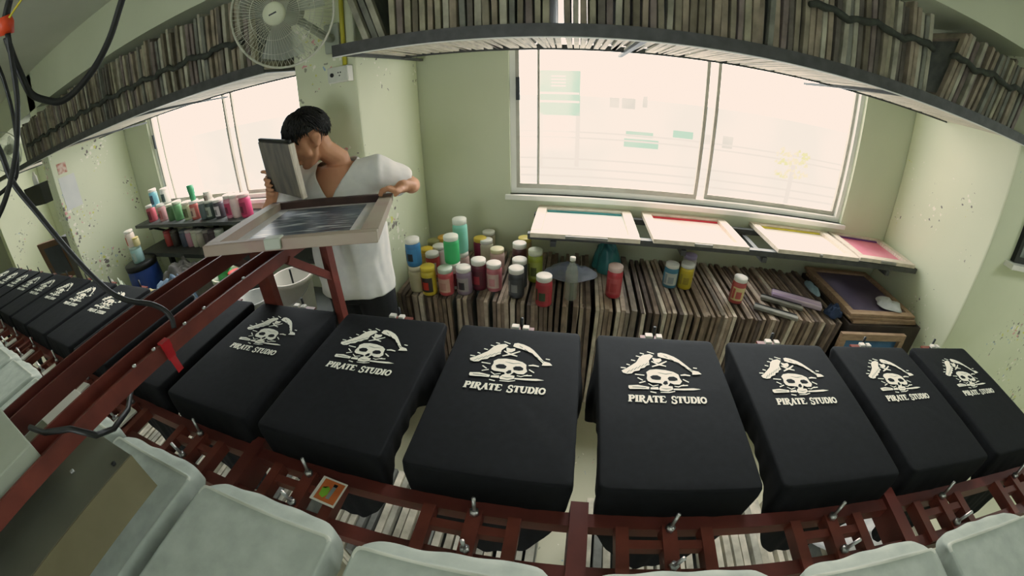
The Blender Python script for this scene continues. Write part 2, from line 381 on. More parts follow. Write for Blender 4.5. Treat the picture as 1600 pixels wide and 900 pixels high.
xa = at_y(612, 60, 1.46).x; xb = at_y(864, 44, 1.46).x; xc = at_y(886, 44, 1.46).x; xd = at_y(1452, 142, 1.46).x
gR = 'screens on the right overhead shelf'; lR = 'narrow wooden printing screen standing upright on the overhead shelf above the wide window'
shelf_screens(-.80, -.72, .032, 'wooden printing screen tilted against its neighbours at the left shelf end by yellow conduit', 'tilted screens at the shelf end by the conduit', lean=-.34, jit=.02)
shelf_screens(xa, xb, .031, lR, gR); shelf_screens(xc, xd, .030, lR, gR)
shelf_screens(xd+.09, xd+.72, .036, 'wooden printing screen leaning sideways at the right end of the overhead shelf', 'leaning screens at the right shelf end', lean=.36, jit=.02)
# dark board behind the leaning ones, cloth ropes tying the rows
tag(MB().box((xd+.05,1.98,1.963),(xd+.35,2.0,2.34)).build('dark_board', mat('purple_board', srgb(84,72,74), .7)), 'dark purplish board in the gap between overhead screens at right', 'board')
def rope(x0, x1, z, label):
    b = MB(); n = int((x1-x0)/.035); pts = []; rs = []
    for i in range(n+1):
        x = x0+(x1-x0)*i/n; pts.append((x, 1.447+.004*math.sin(i*1.7), z+.010*math.sin(i*.9)+.006*math.sin(i*2.3))); rs.append(.0125+.005*math.sin(i*2.1)**2)
    b.tube(pts, rs, n=7); tag(b.build('cloth_rope', m_rope), label, 'rope')
rope(-4.85, -1.45, 2.105, 'dark twisted cloth rope tied across the left overhead screens')
rope(.85, 1.50, 2.165, 'dark twisted cloth rope across upright screens above the right window edge')
rope(1.62, 2.35, 2.165, 'dark cloth rope tied across leaning screens at the right shelf end')

# ------------------------------------------------------------------ stack of screens under the window
low_meshes = [screen_mesh('lower_screen', d_, h_, t_, m_woodlow, .034) for d_, h_, t_ in ((.66,.68,.022),(.65,.672,.020),(.67,.678,.024),(.64,.668,.021),(.66,.675,.019))]
ST = .681
x = -.935
while x < 1.60:
    me = random.choice(low_meshes); o = link('printing_screen', me)
    lean = random.gauss(0,.012) + (0 if x < 1.0 else .10*(x-1.0)/.5)
    o.location = (x, 1.702+random.uniform(0,.025), 0.001+(.02*math.sin(abs(lean)) )); o.rotation_euler = (0, lean, random.gauss(0,.006))
    tag(o, 'stained wooden printing screen standing on the floor in the long row under the wide window', 'printing screen', 'screens standing under the window')
    x += .0262*random.uniform(.93,1.09)
# right end: front screen with blue mesh, three screens lying flat, dark block under them
def flat_screen(name, label, W, L, th, bw, frame_m, mesh_m, group=None, cat='printing screen'):
    t = thing(name, label, cat, group=group)
    b = MB(); b.box((-W/2,-L/2,0),(W/2,-L/2+bw,th), 0, bev=.003); b.box((-W/2,L/2-bw,0),(W/2,L/2,th), 0, bev=.003); b.box((-W/2,-L/2+bw,0),(-W/2+bw,L/2-bw,th)); b.box((W/2-bw,-L/2+bw,0),(W/2,L/2-bw,th))
    b.build('frame', frame_m, t)
    MB().box((-W/2+bw,-L/2+bw,.002),(W/2-bw,L/2-bw,.004)).build('screen_mesh', mesh_m, t)
    return t
m_blue = mat('blue_emulsion', srgb(62,104,140), .6, srgb(52,92,130), 5)
m_purplemesh = mat('purple_emulsion', srgb(96,84,104), .6, srgb(70,62,84), 4)
m_brownwood = mat('brown_frame_wood', srgb(168,138,110), .6, srgb(138,110,86), 14, stretch=(1,5,1))
t_ = flat_screen('printing_screen', 'wooden screen with blue mesh leaning upright at the right end of the row', .56, .62, .03, .045, m_brownwood, m_blue)
t_.location = (1.90, 1.655, .345); t_.rotation_euler = (PI/2-.05, 0, 0)
for k in range(3):
    t_ = flat_screen('printing_screen', ('lowest','middle','topmost')[k]+' of three brown wooden screens lying flat beside the right wall', .60, .62, .018, .05, m_brownwood, m_purplemesh)
    t_.location = (2.02-.01*k, 2.03+.008*k, .681+.0195*k); t_.rotation_euler = (0, 0, (.03,-.02,.015)[k])
t_ = thing('crate', 'dark wooden crate under the flat screens beside the right wall', 'crate', (2.03, 2.03, 0))
b = MB(); b.box((-.33,-.33,0),(.33,-.31,.68)); b.box((-.33,.31,0),(.33,.33,.68)); b.box((-.33,-.31,0),(-.31,.31,.68)); b.box((.31,-.31,0),(.33,.31,.68)); b.build('side_panel', mat('dark_wood', srgb(66,54,46), .7, srgb(48,40,36), 10), t_)
MB().box((-.31,-.31,.01),(.31,.31,.03)).build('bottom_panel', MATS['dark_wood'], t_)
def cloth(name, pts_c, rx, ry, h, material, label, cat, seed=0, rz=0, z0=None):
    """crumpled cloth or bag: a low wrinkled mound"""
    n, m_ = 44, 16; vs = []; fs = []
    for j in range(m_+1):
        t = j/m_
        for i in range(n):
            a = 2*PI*i/n
            w = 1+.38*noise.noise(Vector((math.cos(a)*1.3+seed, math.sin(a)*1.3, t)))
            r = math.sin(t*PI/2)*w
            z = h*(math.cos(t*PI/2))**.8*(1+.5*noise.noise(Vector((2.6*r*math.cos(a)+seed*3, 2.6*r*math.sin(a), 2.1)))+.24*noise.noise(Vector((5*r*math.cos(a)+seed, 7*r*math.sin(a), 5.1))))
            vs.append((rx*r*math.cos(a), ry*r*math.sin(a), max(0.002, z)))
    for j in range(m_):
        for i in range(n): fs.append((j*n+i, (j+1)*n+i, (j+1)*n+(i+1)%n, j*n+(i+1)%n))
    fs.append(tuple(m_*n+i for i in range(n))); fs.append(tuple(range(n-1,-1,-1)))
    b = MB().add(vs, fs, 0, True); o = b.build(name, material); o.location = pts_c; o.rotation_euler = (0,0,rz)
    return tag(o, label, cat)
cloth('rag', (2.13,1.86,.741), .11, .08, .03, mat('white_rag', srgb(200,202,205), .8), 'crumpled pale rag on the flat screens beside the right wall', 'rag', 2)
cloth('rag', (1.62,1.80,.683), .06, .05, .06, mat('blue_rag', srgb(42,56,84), .9), 'dark blue rag by the flat screens on the row end', 'rag', 5)
# squeegees lying on the stack
def squeegee(label, L, w, th, m_handle, m_blade):
    t = thing('squeegee', label, 'squeegee'); MB().box((-L/2,-w/2,0),(L/2,w/2,th), bev=.006).build('handle', m_handle, t)
    MB().box((-L/2+.005,w/2,th*.35),(L/2-.005,w/2+.03,th*.65)).build('blade', m_blade, t); return t
m_gwood = mat('grey_wood', srgb(150,146,136), .55, srgb(110,108,102), 10, stretch=(1,6,1))
m_stripe = mat('purple_stained_wood', srgb(226,208,214), .6, srgb(150,120,168), 5, stretch=(.5,6,6))
pa = at_z(1205,470,.70); pb = at_z(1247,490,.70)
for k in range(2):
    t_ = squeegee(('grey squeegee lying nearer the window on the screen row','grey squeegee lying at the front edge of the screen row')[k], .27, .035, .022, m_gwood, m_rubber)
    p_ = at_z((1222,1213)[k], (472,487)[k], .70); t_.location = (p_.x, p_.y, .683); t_.rotation_euler = (0,0,-.42)
t_ = squeegee('wide purple-stained wooden squeegee lying on the screen row', .33, .075, .03, m_stripe, m_rubber)
p_ = at_z(1245,468,.70); t_.location = (p_.x, p_.y, .683); t_.rotation_euler = (0,0,-.40)
cloth('plastic_tube', at_z(1268,452,.683), .035, .10, .03, mat('pale_blue_plastic', srgb(150,176,184), .5), 'flattened pale blue tube lying between screens in the row', 'tube', 8)

# ------------------------------------------------------------------ ledge with four drying screens
t_ = thing('wall_ledge', 'pair of dark steel bars on brackets under the wide window carrying drying screens', 'ledge', (1.05, D, .93))
for y in (1.98, 2.32): child_at(MB().box((-.24,y-.018,.938),(2.39,y+.018,.972)).build('bar', m_steel), t_)
for x in (-.1, .62, 1.12, 2.1): child_at(MB().box((x-.015,1.95,.905),(x+.015,D,.937)).build('bracket', m_steel), t_)
m_dry = [mat('drying_mesh_teal', srgb(240,238,228), .6, srgb(176,206,204), 3, .8), mat('drying_mesh_red', srgb(244,236,226), .6, srgb(230,170,160), 2.5, .6), mat('drying_mesh_plain', srgb(246,238,226), .6, srgb(240,228,214), 3), mat('drying_mesh_pink', srgb(238,150,164), .6, srgb(226,110,136), 4)]
LED = [('pale screen with teal-tinted mesh, leftmost on the window ledge', .58, .50, (.07,2.15), m_dry[0], 0.0, srgb(40,120,120)),
       ('pale screen with red-edged mesh, second from the left on the window ledge', .56, .49, (.715,2.17), m_dry[1], .0, srgb(200,30,50)),
       ('blank white screen, third from the left on the window ledge', .62, .48, (1.50,2.19), m_dry[2], .01, srgb(225,205,60)),
       ('pink and purple screen at the right end of the window ledge', .52, .47, (2.10,2.20), m_dry[3], -.02, srgb(120,60,140))]
for k, (lab, W, L, (x_, y_), mm, rz, sc_) in enumerate(LED):
    t_ = flat_screen('printing_screen', lab, W, L, .026, .055, m_pine, mm); t_.location = (x_, y_, .974); t_.rotation_euler = (0, 0, rz)
    sm = mat('ink_strip_%d' % k, sc_, .5)
    MB().box((-W/2+.06, L/2-.075, .0045), (W/2-.06, L/2-.056, .012)).build('ink_strip', sm, t_)
    MB().box((-W*.18+.05*k, -L/2-.012, .006), (W*.2-.06*k, -L/2-.0005, .022)).build('edge_batten', m_gwood, t_)

# ------------------------------------------------------------------ jars, bottle, bags
def jar(label, p, body, lid, lab=None, lab2=None, h=.155, r=.043, rz=0.0, kind='paint_jar', group=None, tall=False):
    t = thing(kind, label, 'paint jar', p, rz, group)
    mb_ = mat('jar_%d_%d_%d' % body, srgb(*body), .35, srgb(*[int(c*.88) for c in body]), 6)
    ml = mat('lid_%d_%d_%d' % lid, srgb(*lid), .45, srgb(*[int(c*.93) for c in lid]), 9)
    MB().lathe([(0,0),(r*.92,0),(r,.008),(r,h*.74),(r*.97,h*.79),(r*.86,h*.83),(r*.86,h*.86)], n=22).build('jar_body', mb_, t)
    MB().lathe([(r*.89,h*.845),(r*.95,h*.85),(r*.95,h*.985),(r*.9,h),(0,h)], n=22).build('lid', ml, t)
    if lab:
        m1 = mat('label_%d_%d_%d' % lab, srgb(*lab), .5); l2 = lab2 or tuple(int(c*.6) for c in lab); m2 = mat('label_%d_%d_%d' % l2, srgb(*l2), .5)
        b = MB()
        def patch(a0, a1, z0, z1, rr, mi):
            n = 10; vs = []
            for i in range(n+1):
                a = a0+(a1-a0)*i/n; vs += [(rr*math.cos(a), rr*math.sin(a), z0), (rr*math.cos(a), rr*math.sin(a), z1)]
            b.add(vs, [(2*i, 2*i+2, 2*i+3, 2*i+1) for i in range(n)], mi, True)
        c = -PI/2-.2
        patch(c-1.0, c+1.0, h*.14, h*.66, r*1.006, 0); patch(c-.35, c+.45, h*.22, h*.5, r*1.012, 1); patch(c-.9, c-.55, h*.2, h*.6, r*1.012, 1)
        b.build('label', [m1, m2], t)
    return t
W_ = (238,236,226)
JS = [ # label, px(bottom centre), z, body, lid, label colour, label second, h
 ('cream jar at the left end of the row, below a blue jar', 654,452,ST,(206,196,160),(210,200,170),None,None,.15),
 ('blue jar with white lid standing on a cream jar by the pillar', 654,450,ST+.151,(58,118,168),W_,(64,130,180),(40,40,44),.155),
 ('yellow jar with yellow lid and dark red label at the left front', 673,457,ST,(214,190,60),(222,196,66),(60,52,50),(206,60,44),.165),
 ('pink jar with pale green lid beside the yellow jar', 699,457,ST,(206,92,96),(196,210,190),(222,176,160),(206,150,140),.155),
 ('mauve-grey jar with white lid at the front of the cluster', 727,456,ST,(150,130,150),W_,(170,160,160),(58,54,60),.155),
 ('dark maroon jar with white lid behind the mauve-grey jar', 750,449,ST,(110,44,58),W_,(92,40,52),(180,60,70),.175),
 ('pale pink labelled jar with white lid, right of the maroon jar', 773,451,ST,(204,120,128),W_,(220,190,178),(214,150,150),.16),
 ('bright green jar with white lid raised above the cluster', 711,446,ST+.151,(62,178,104),(226,232,214),None,None,.155),
 ('tall turquoise jar with pale lid at the back of the cluster', 724,428,ST+.151,(140,214,190),(224,228,214),None,None,.20),
 ('plain white jar under the bright green one', 711,447,ST,(214,206,196),(220,214,204),(120,40,50),(60,40,44),.15),
 ('grey-pink jar under the tall turquoise one', 724,429,ST,(190,160,150),(220,214,204),None,None,.15),
 ('small red jar with white lid behind the yellow one', 679,430,ST,(190,74,70),W_,(230,210,200),(200,60,60),.15),
 ('yellow-lidded jar beside the blue jar, at the back', 670,420,ST,(196,170,90),(214,180,60),None,None,.14),
 ('olive-lidded jar farthest back at the left', 681,408,ST,(120,116,70),(150,146,96),None,None,.15),
 ('orange-lidded jar at the back left of the green one', 697,405,ST,(200,170,110),(224,170,70),None,None,.16),
 ('white-lidded pale jar at the back in front of the orange-lidded one', 689,415,ST,(220,214,204),W_,None,None,.14),
 ('magenta jar with yellow lid at the back of the cluster', 752,406,ST,(128,40,70),(226,196,80),None,None,.155),
 ('cream jar with white lid behind the maroon one', 761,408,ST,(206,200,176),W_,None,None,.15),
 ('white-lidded tan jar at the back right of the cluster', 765,395,ST,(190,180,150),W_,None,None,.155),
 ('pink jar with pale yellow lid behind the pink-labelled one', 778,425,ST,(226,190,180),(232,226,180),None,None,.155),
 ('olive green jar with pale lid standing apart from the cluster', 836,437,ST,(150,160,52),(216,218,190),(160,168,80),(90,96,50),.19),
 ('maroon jar with white lid behind the charcoal jars', 812,425,ST,(90,52,50),W_,(70,50,50),(150,110,80),.19),
 ('yellow-lidded jar at the very back right of the maroon jar', 820,410,ST,(190,160,110),(228,208,110),None,None,.17),
 ('charcoal jar with white lid, rear one of two', 812,446,ST,(76,78,82),W_,None,None,.165),
 ('charcoal jar with white lid, front one of two', 807,461,ST,(72,74,78),W_,(84,86,90),(150,150,150),.165),
 ('red jar with white lid and dark fruit label at the front edge', 849,474,ST,(178,58,68),W_,(170,60,66),(60,80,54),.165),
 ('red jar with pinkish lid in front of the teal bag', 957,461,ST,(190,62,72),(226,196,190),(196,90,92),(180,66,70),.18),
 ('blue jar with white lid beside a yellow jar', 1045,446,ST,(74,134,160),W_,(206,210,200),(160,170,170),.145),
 ('yellow jar with white lid beside the blue jar', 1068,448,ST,(216,190,54),W_,(206,184,60),(170,150,60),.155),
 ('purple-lidded jar behind the yellow and blue pair', 1073,432,ST,(206,200,196),(190,178,214),None,None,.15),
 ('red and cream jar with white lid standing alone on the row', 1148,470,ST,(186,84,80),W_,(226,206,150),(200,96,88),.155)]
for L_, u, v, z, bo, li, la, l2, h in JS:
    p = at_z(u, v, ST); jar(L_, (p.x, min(p.y, 2.33), z+.0005), bo, li, la, l2, h, .0425, 0)
# clear plastic bottle
p = at_z(891, 466, ST)
t_ = thing('plastic_bottle', 'clear plastic bottle standing on the screen row', 'bottle', (p.x, p.y, ST+.0005))
m_clear = mat('clear_plastic', srgb(176,180,166), .12, srgb(160,166,152), 5, spec=.8); m_clear.node_tree.nodes['Principled BSDF'].inputs['Alpha'].default_value = .35
MB().lathe([(0,.004),(.028,0),(.033,.008),(.033,.05),(.030,.06),(.033,.07),(.033,.15),(.026,.185),(.013,.21),(.013,.225)], n=20).build('bottle_body', m_clear, t_)
MB().lathe([(.015,.222),(.015,.24),(0,.241)], n=16).build('cap', m_white, t_)
p = at_z(893, 436, ST); cloth('plastic_bag', (p.x-.01, p.y+.06, ST), .16, .10, .055, mat('lilac_bag', srgb(166,170,186), .35, srgb(130,134,160), 6), 'crumpled lilac-grey plastic bag behind the clear bottle', 'bag', 11)
p = at_z(948, 425, ST); cloth('plastic_bag', (p.x, p.y+.05, ST), .085, .08, .17, mat('teal_bag', srgb(52,120,118), .35, srgb(34,92,96), 6), 'crumpled teal plastic bag on the screen row under the ledge', 'bag', 17)
# ================================================================== LEFT BAY
def box_thing(name, label, cat, a, b_, m, bev=.004):
    c = ((a[0]+b_[0])/2, (a[1]+b_[1])/2, a[2])
    mb = MB().box((a[0]-c[0],a[1]-c[1],0),(b_[0]-c[0],b_[1]-c[1],b_[2]-a[2]), bev=bev); o = mb.build(name, m); o.location = c; return tag(o, label, cat)
m_dkshelf = mat('charcoal_shelf_board', srgb(72,74,70), .6, srgb(56,58,56), 6)
SY = 2.2
t_ = thing('wall_shelf', 'charcoal wall shelf on brackets below the left window, lined with paint jars', 'shelf', (-3.0, D, .95))
child_at(MB().box((-4.18,2.08,.955),(-1.5,2.385,.985)).build('board', m_dkshelf), t_)
for x in (-3.95, -3.15, -2.3):
    b = MB(); b.box((x-.02,2.12,.92),(x+.02,2.385,.954)); b.box((x-.02,2.35,.76),(x+.02,2.385,.92)); b.bar((x,2.16,.925),(x,2.36,.80),.03,.02); child_at(b.build('bracket', m_blk), t_)
t_ = thing('work_bench', 'dark low bench along the left window wall, cluttered with pots and cloths', 'bench', (-2.9, 2.0, 0))
child_at(MB().box((-4.15,2.02,.68),(-1.48,2.385,.72)).build('bench_top', m_dkshelf), t_)
for x in (-4.1,-2.8,-1.55):
    for y in (2.06, 2.34): child_at(MB().box((x-.025,y-.025,0),(x+.025,y+.025,.679)).build('leg', m_blk), t_)
SJ = [('pink-red jar at the left end of the wall shelf',239,339,(196,92,100),W_,(120,40,50),.15),('dusty pink jar second from the left on the wall shelf',256,337,(206,150,150),W_,(190,110,110),.15),
 ('dark green jar third on the wall shelf',270,336,(86,120,80),(200,206,180),None,.14),('green jar with pale lid on the wall shelf',281,336,(110,160,110),(204,214,190),None,.16),
 ('jar with pale green label on the wall shelf',295,334,(190,200,160),(230,226,210),(110,120,80),.145),('salmon red jar in the middle of the wall shelf',307,333,(206,110,100),W_,(220,180,160),.15),
 ('slate jar right of the salmon red jar',321,332,(100,112,112),(220,220,208),None,.145),('black jar with pale label on the wall shelf',331,331,(64,76,72),(226,224,210),(170,176,160),.145),
 ('black and white jar on the wall shelf',344,329,(80,74,80),W_,(220,210,214),.145),('pink jar with magenta label near the shelf right end',361,327,(224,150,170),(240,230,224),(190,60,100),.17),
 ('blush white jar near the shelf right end',371,326,(238,210,206),(244,236,228),None,.17),('magenta jar last on the wall shelf by the worker',384,322,(210,70,110),(238,200,200),(160,40,80),.17)]
for L_, u, v, bo, li, la, h in SJ:
    p = at_y(u, v, SY); jar(L_, (p.x, SY, .9855), bo, li, la, None, h*1.12, .050)
for L_, u, v, bo, li, la, h, z in [('pale blue jar stacked on the dusty pink jar',249,337,(130,196,220),W_,(70,90,110),.17,.151),('white jar with dark label stacked behind the pale blue jar',259,337,(226,224,216),W_,(80,96,96),.15,.151)]:
    p = at_y(u, v, SY); jar(L_, (p.x, SY+(.06 if 'behind' in L_ else 0), .9865+z), bo, li, la, None, h, .044)
p = at_y(308, 333, SY); t_ = thing('spray_bottle', 'green bottle standing on jars against the left window', 'bottle', (p.x+.0, SY, .9865+.15))
MB().lathe([(0,0),(.026,.0),(.028,.06),(.034,.11),(.036,.155),(.0,.157)], n=16).build('bottle_body', mat('green_bottle', srgb(70,150,100), .4), t_)
p = at_y(331, 331, SY); jar('pale grey pot on top of the black jar at the left window', (p.x, SY, .9865+.146), (206,198,186), W_, (160,140,130), None, .09, .04)
LJ = [('red pot at the left end of the lower bench row',266,(176,70,66),(150,60,60)),('dark brown pot beside the red pot',277,(66,58,50),(90,84,74)),('slate blue pot in the lower bench row',291,(84,92,106),(120,124,130)),
 ('pink and white pot in the lower bench row',300,(206,150,160),(220,200,196)),('cream pot in the lower bench row',309,(206,204,178),(216,212,190)),('pale beige pot in the lower bench row',317,(190,180,160),(210,204,190)),
 ('brown pot with pale rim in the lower bench row',328,(96,80,74),(170,160,150)),('dark plum pot at the right of the lower bench row',337,(80,58,62),(96,80,80)),('pale green pot under the wall shelf right end',347,(190,196,176),(206,208,190))]
for L_, u, bo, li in LJ:
    p = at_y(u, 378, SY); jar(L_, (p.x, SY, .7205), bo, li, None, None, .16, .046)
# blue drum with jars on its lid
t_ = thing('drum', 'blue plastic drum with black lid beside the left pillar', 'drum', (-3.93, 1.88, 0))
MB().lathe([(0,0),(.155,0),(.165,.02),(.18,.25),(.178,.45),(.165,.64),(.155,.67)], n=28).build('drum_body', mat('blue_drum_plastic', srgb(36,66,140), .4, srgb(28,52,116), 5), t_)
MB().lathe([(.168,.645),(.171,.70),(.16,.705),(.0,.70)], n=28).build('drum_lid', m_blk, t_)
jar('pale blue-green tub standing on the blue drum', (-3.90,1.86,.706), (168,206,206), (196,220,214), (190,210,206), (150,190,190), .16, .062)
jar('white jar with orange-red label stacked on the tub over the drum', (-3.925,1.86,.867), (232,216,204), W_, (206,96,80), (190,150,70), .16, .05, -.6)
jar('small cream pot stacked on the tub beside the labelled jar', (-3.84,1.87,.867), (220,206,150), (226,206,130), None, None, .085, .034)
# low table with buckets
t_ = thing('low_table', 'low dark table behind the black shirts, carrying buckets', 'table', (-2.2, 1.6, 0))
child_at(MB().box((-3.35,1.36,.49),(-1.42,1.98,.52)).build('table_top', m_dkshelf), t_)
for x in (-3.3,-1.48):
    for y in (1.4,1.94): child_at(MB().box((x-.025,y-.025,0),(x+.025,y+.025,.489)).build('leg', m_blk), t_)
def bucket(label, x, y, z, r, h, m, handle=True):
    t = thing('bucket', label, 'bucket', (x, y, z))
    MB().lathe([(0,.004),(r*.8,0),(r*.8,.005),(r*.98,h*.9),(r*1.06,h*.9),(r*1.06,h),(r*.97,h),(r*.76,.012),(0,.012)], n=28).build('bucket_body', m, t)
    if handle:
        b = MB(); b.tube([(r*1.07*math.cos(a), r*1.07*math.sin(a)-.0, h*.88-.10*math.sin(k/10*PI)) for k, a in [(k, PI*1.0+PI*k/10) for k in range(11)]], .003, n=6); b.build('handle', m_zinc, t)
    return t
m_bucketw = mat('white_bucket_plastic', srgb(226,222,214), .4, srgb(206,202,196), 4)
bucket('white bucket standing left of the worker behind the black shirts', -1.60, 1.62, .521, .128, .285, m_bucketw)
tag(MB().tube([(-1.60,1.62,.54),(-1.575,1.60,.86)], .006).build('stirring_stick', m_blk), 'thin dark stick standing in the white bucket', 'stick')
bucket('cloudy white pail at the far table end under the red rails', -1.83, 1.48, .521, .11, .20, mat('cloudy_pail', srgb(206,206,200), .5, srgb(176,178,176), 7))
bucket('pale green pail holding red and green lids under the rails', -2.18, 1.62, .521, .12, .27, mat('pale_green_pail', srgb(206,212,186), .45), False)
t_ = jar('green tub sitting in the pale green pail', (-2.235,1.63,.70), (40,140,70), (46,150,76), None, None, .13, .055, kind='paint_tub')
t_ = jar('red tub sitting in the pale green pail', (-2.115,1.62,.70), (200,44,44), (210,50,48), None, None, .11, .05, kind='paint_tub')
bucket('grey pail behind the rails, left of the green pail', -2.50, 1.66, .521, .14, .23, mat('grey_pail', srgb(142,138,128), .5, srgb(116,112,104), 5))
cloth('cloth_heap', (-3.2,1.90,.52), .30, .16, .16, mat('grey_cloth', srgb(112,108,104), .9, srgb(84,80,78), 8), 'heap of grey cloth right of the blue drum', 'cloth', 21)
cloth('cloth_heap', (-2.95,1.66,.521), .26, .14, .17, mat('denim_cloth', srgb(112,134,156), .9, srgb(88,104,124), 8), 'folded washed blue cloth on the low table beside the rails', 'cloth', 27, .3)
cloth('plastic_bag', (-4.12,1.46,0), .24, .18, .62, mat('white_bag_plastic', srgb(236,234,222), .4, srgb(206,206,192), 6), 'bulging white plastic bag against the left pillar foot', 'bag', 31)
cloth('plastic_bag', (-3.62,1.46,0), .20, .16, .56, mat('pale_green_bag', srgb(196,204,178), .4, srgb(140,150,124), 9), 'pale greenish crumpled bag in front of the blue drum', 'bag', 37)
cloth('paper_heap', (-3.28,1.52,.521), .22, .13, .08, mat('yellowed_paper', srgb(196,182,130), .8, srgb(160,146,100), 9), 'yellowed crumpled paper at the low table left end', 'paper', 41)
# far left bay: small wall unit, picture, papers
p = at_y(50, 300, 2.3)
box_thing('wall_box', 'dark wall box with pale bottles under the far left shelf', 'box', (-5.75,1.52,1.50), (-5.05,1.75,1.72), m_blk)
tag(MB().lathe([(0,0),(.03,0),(.03,.09),(.015,.11),(.015,.14),(0,.14)], n=12, c=(-5.35,1.58,1.7205)).build('white_bottle', m_white), 'small white bottle on the dark wall box at far left', 'bottle')
t_ = thing('framed_board', 'brown framed board leaning in the far left bay', 'board', (-6.25, 1.85, .0)); t_.rotation_euler = (.12, 0, .5)
MB().box((-.26,-.02,.45),(.26,.02,1.0)).build('frame', mat('brown_board', srgb(96,70,50), .7), t_)
MB().box((-.16,-.026,.52),(.16,-.021,.92)).build('panel', mat('dark_panel', srgb(50,56,66), .6), t_)
box_thing('speaker_box', 'tall dark box standing beside the left pillar in the far bay', 'box', (-5.6,1.72,0), (-5.25,2.0,1.05), mat('dark_box', srgb(58,54,58), .6))
# papers on the left pillar's side face
def on_pillar(name, label, cat, y0, y1, z0, z1, m):
    return tag(MB().box((-4.4605,y0,z0),(-4.456,y1,z1)).build(name, m), label, cat)
on_pillar('paper_sheet', 'pale grey sheet of paper hanging on the left pillar', 'paper', 1.54, 1.72, 1.38, 1.70, mat('grey_paper', srgb(214,214,208), .6, srgb(196,198,196), 3))
on_pillar('paper_card', 'small card with red print stuck high on the left pillar', 'card', 1.56, 1.66, 1.73, 1.83, mat('red_print_card', srgb(216,196,176), .6, srgb(176,100,80), 30, .4))

# ================================================================== PRESS TABLE
X0, PIT, PW, PL, PY0, PZ = -.3902, .5078, .4417, .6476, .531, .90
cx = lambda i: X0+i*PIT+PW/2
tb = thing('printing_table', 'long red oxide steel printing table with platens on both sides', 'table', (-2.2, .4, 0))
XL, XR = cx(-12)-.4, cx(4)+.7
for y, z in ((.505,.78),(.352,.78),(-.22,.80)):
    child_at(MB().box((XL,y-.02,z-.045),(XR,y+.02,z)).build('rail', m_red), tb)
sm = MB().box((-.017,.335,-.03),(.017,.486,.012)).mesh('stub_bar', m_redd)
sp = MB().box((-.020,.335,-.03),(.020,.492,.016)).mesh('stub_bar_wide', m_redd)
cr = MB().box((-.108,.425,-.026),(.090,.45,.008)).mesh('cross_piece', m_redd)
b = MB(); b.tube([(0,0,-.02),(0,.0,.075)], .0055, 0, 8); b.tube([(0,0,.0),(0,0,.014)], .013, 0, 6); pin_m = b.mesh('stop_pin', m_zinc)
b = MB(); b.box((-.036,-.012,0),(-.007,.012,.013), bev=.003); b.box((.006,-.012,0),(.030,.012,.011), bev=.003); clip_m = b.mesh('end_clip', m_white)
b = MB(); b.box((-.045,-.03,0),(.045,.03,.008)); b.tube([(0,0,0),(0,0,.07)], .006, 1, 8); rear_m = b.mesh('rear_stop', [m_redd, m_blk])
pl_m = MB().box((-PW/2+.012,.012,-.022),(PW/2-.012,PL-.012,-.002)).mesh('platen', m_ply)
pad_m = MB().box((-.03,-.05,0),(.03,.05,.01)).mesh('pad', m_paper)
for i in range(-10, 5):
    c = cx(i)-.02
    for dx, me in ((-.125, sm), (.105, sm), (0, sp)):
        o = link('stub_bar', me); o.location = (c+dx, 0, .78); child_at(o, tb)
    o = link('cross_piece', cr); o.location = (c, 0, .78); child_at(o, tb)
    for y in (.478, .372):
        o = link('stop_pin', pin_m); o.location = (c, y, .797); o.rotation_euler = (-.06 if y > .4 else .12, .05, 0); child_at(o, tb)
for i in range(-12, 5):
    o = link('rear_stop', rear_m); o.location = (cx(i)-.0, 1.225, .85); child_at(o, tb)
    if i > -4:
        o = link('end_clip', clip_m); o.location = (cx(i)-.0, 1.205, .885); child_at(o, tb)
for i in range(-12, 5):
    o = link('platen', pl_m); o.location = (cx(i), PY0, PZ-.002); child_at(o, tb)
arm_m = MB().box((-.025,.56,-.05),(.025,1.0,-.0225)).mesh('platen_arm', m_red)
for i in range(-12, 5):
    o = link('platen_arm', arm_m); o.location = (cx(i), 0, PZ-.002); child_at(o, tb)
for i in range(-9, 4):
    o = link('platen', pl_m); o.location = (cx(i)-.02, .28-PL, PZ-.002); child_at(o, tb)
for xx in (cx(-6)-PIT/2, cx(-4)-PIT/2, cx(-1)-PIT/2-.02, cx(1)-PIT/2-.004, cx(3)-PIT/2):
    child_at(MB().box((xx-.024,-.45,.70),(xx+.024,.553,.795)).build('cross_beam', m_red), tb)
    child_at(MB().box((xx-.02,.36,0),(xx+.02,.40,.70)).build('leg', m_red), tb)
    child_at(MB().box((xx-.02,-.24,0),(xx+.02,-.20,.755)).build('leg', m_red), tb)
for i in (-9,-8,-7,-6,-5,-4,-3):
    o = link('pad', pad_m); o.location = (cx(i)+.03, .40, .796); o.rotation_euler = (0,0,.2*math.sin(i*3)); child_at(o, tb)

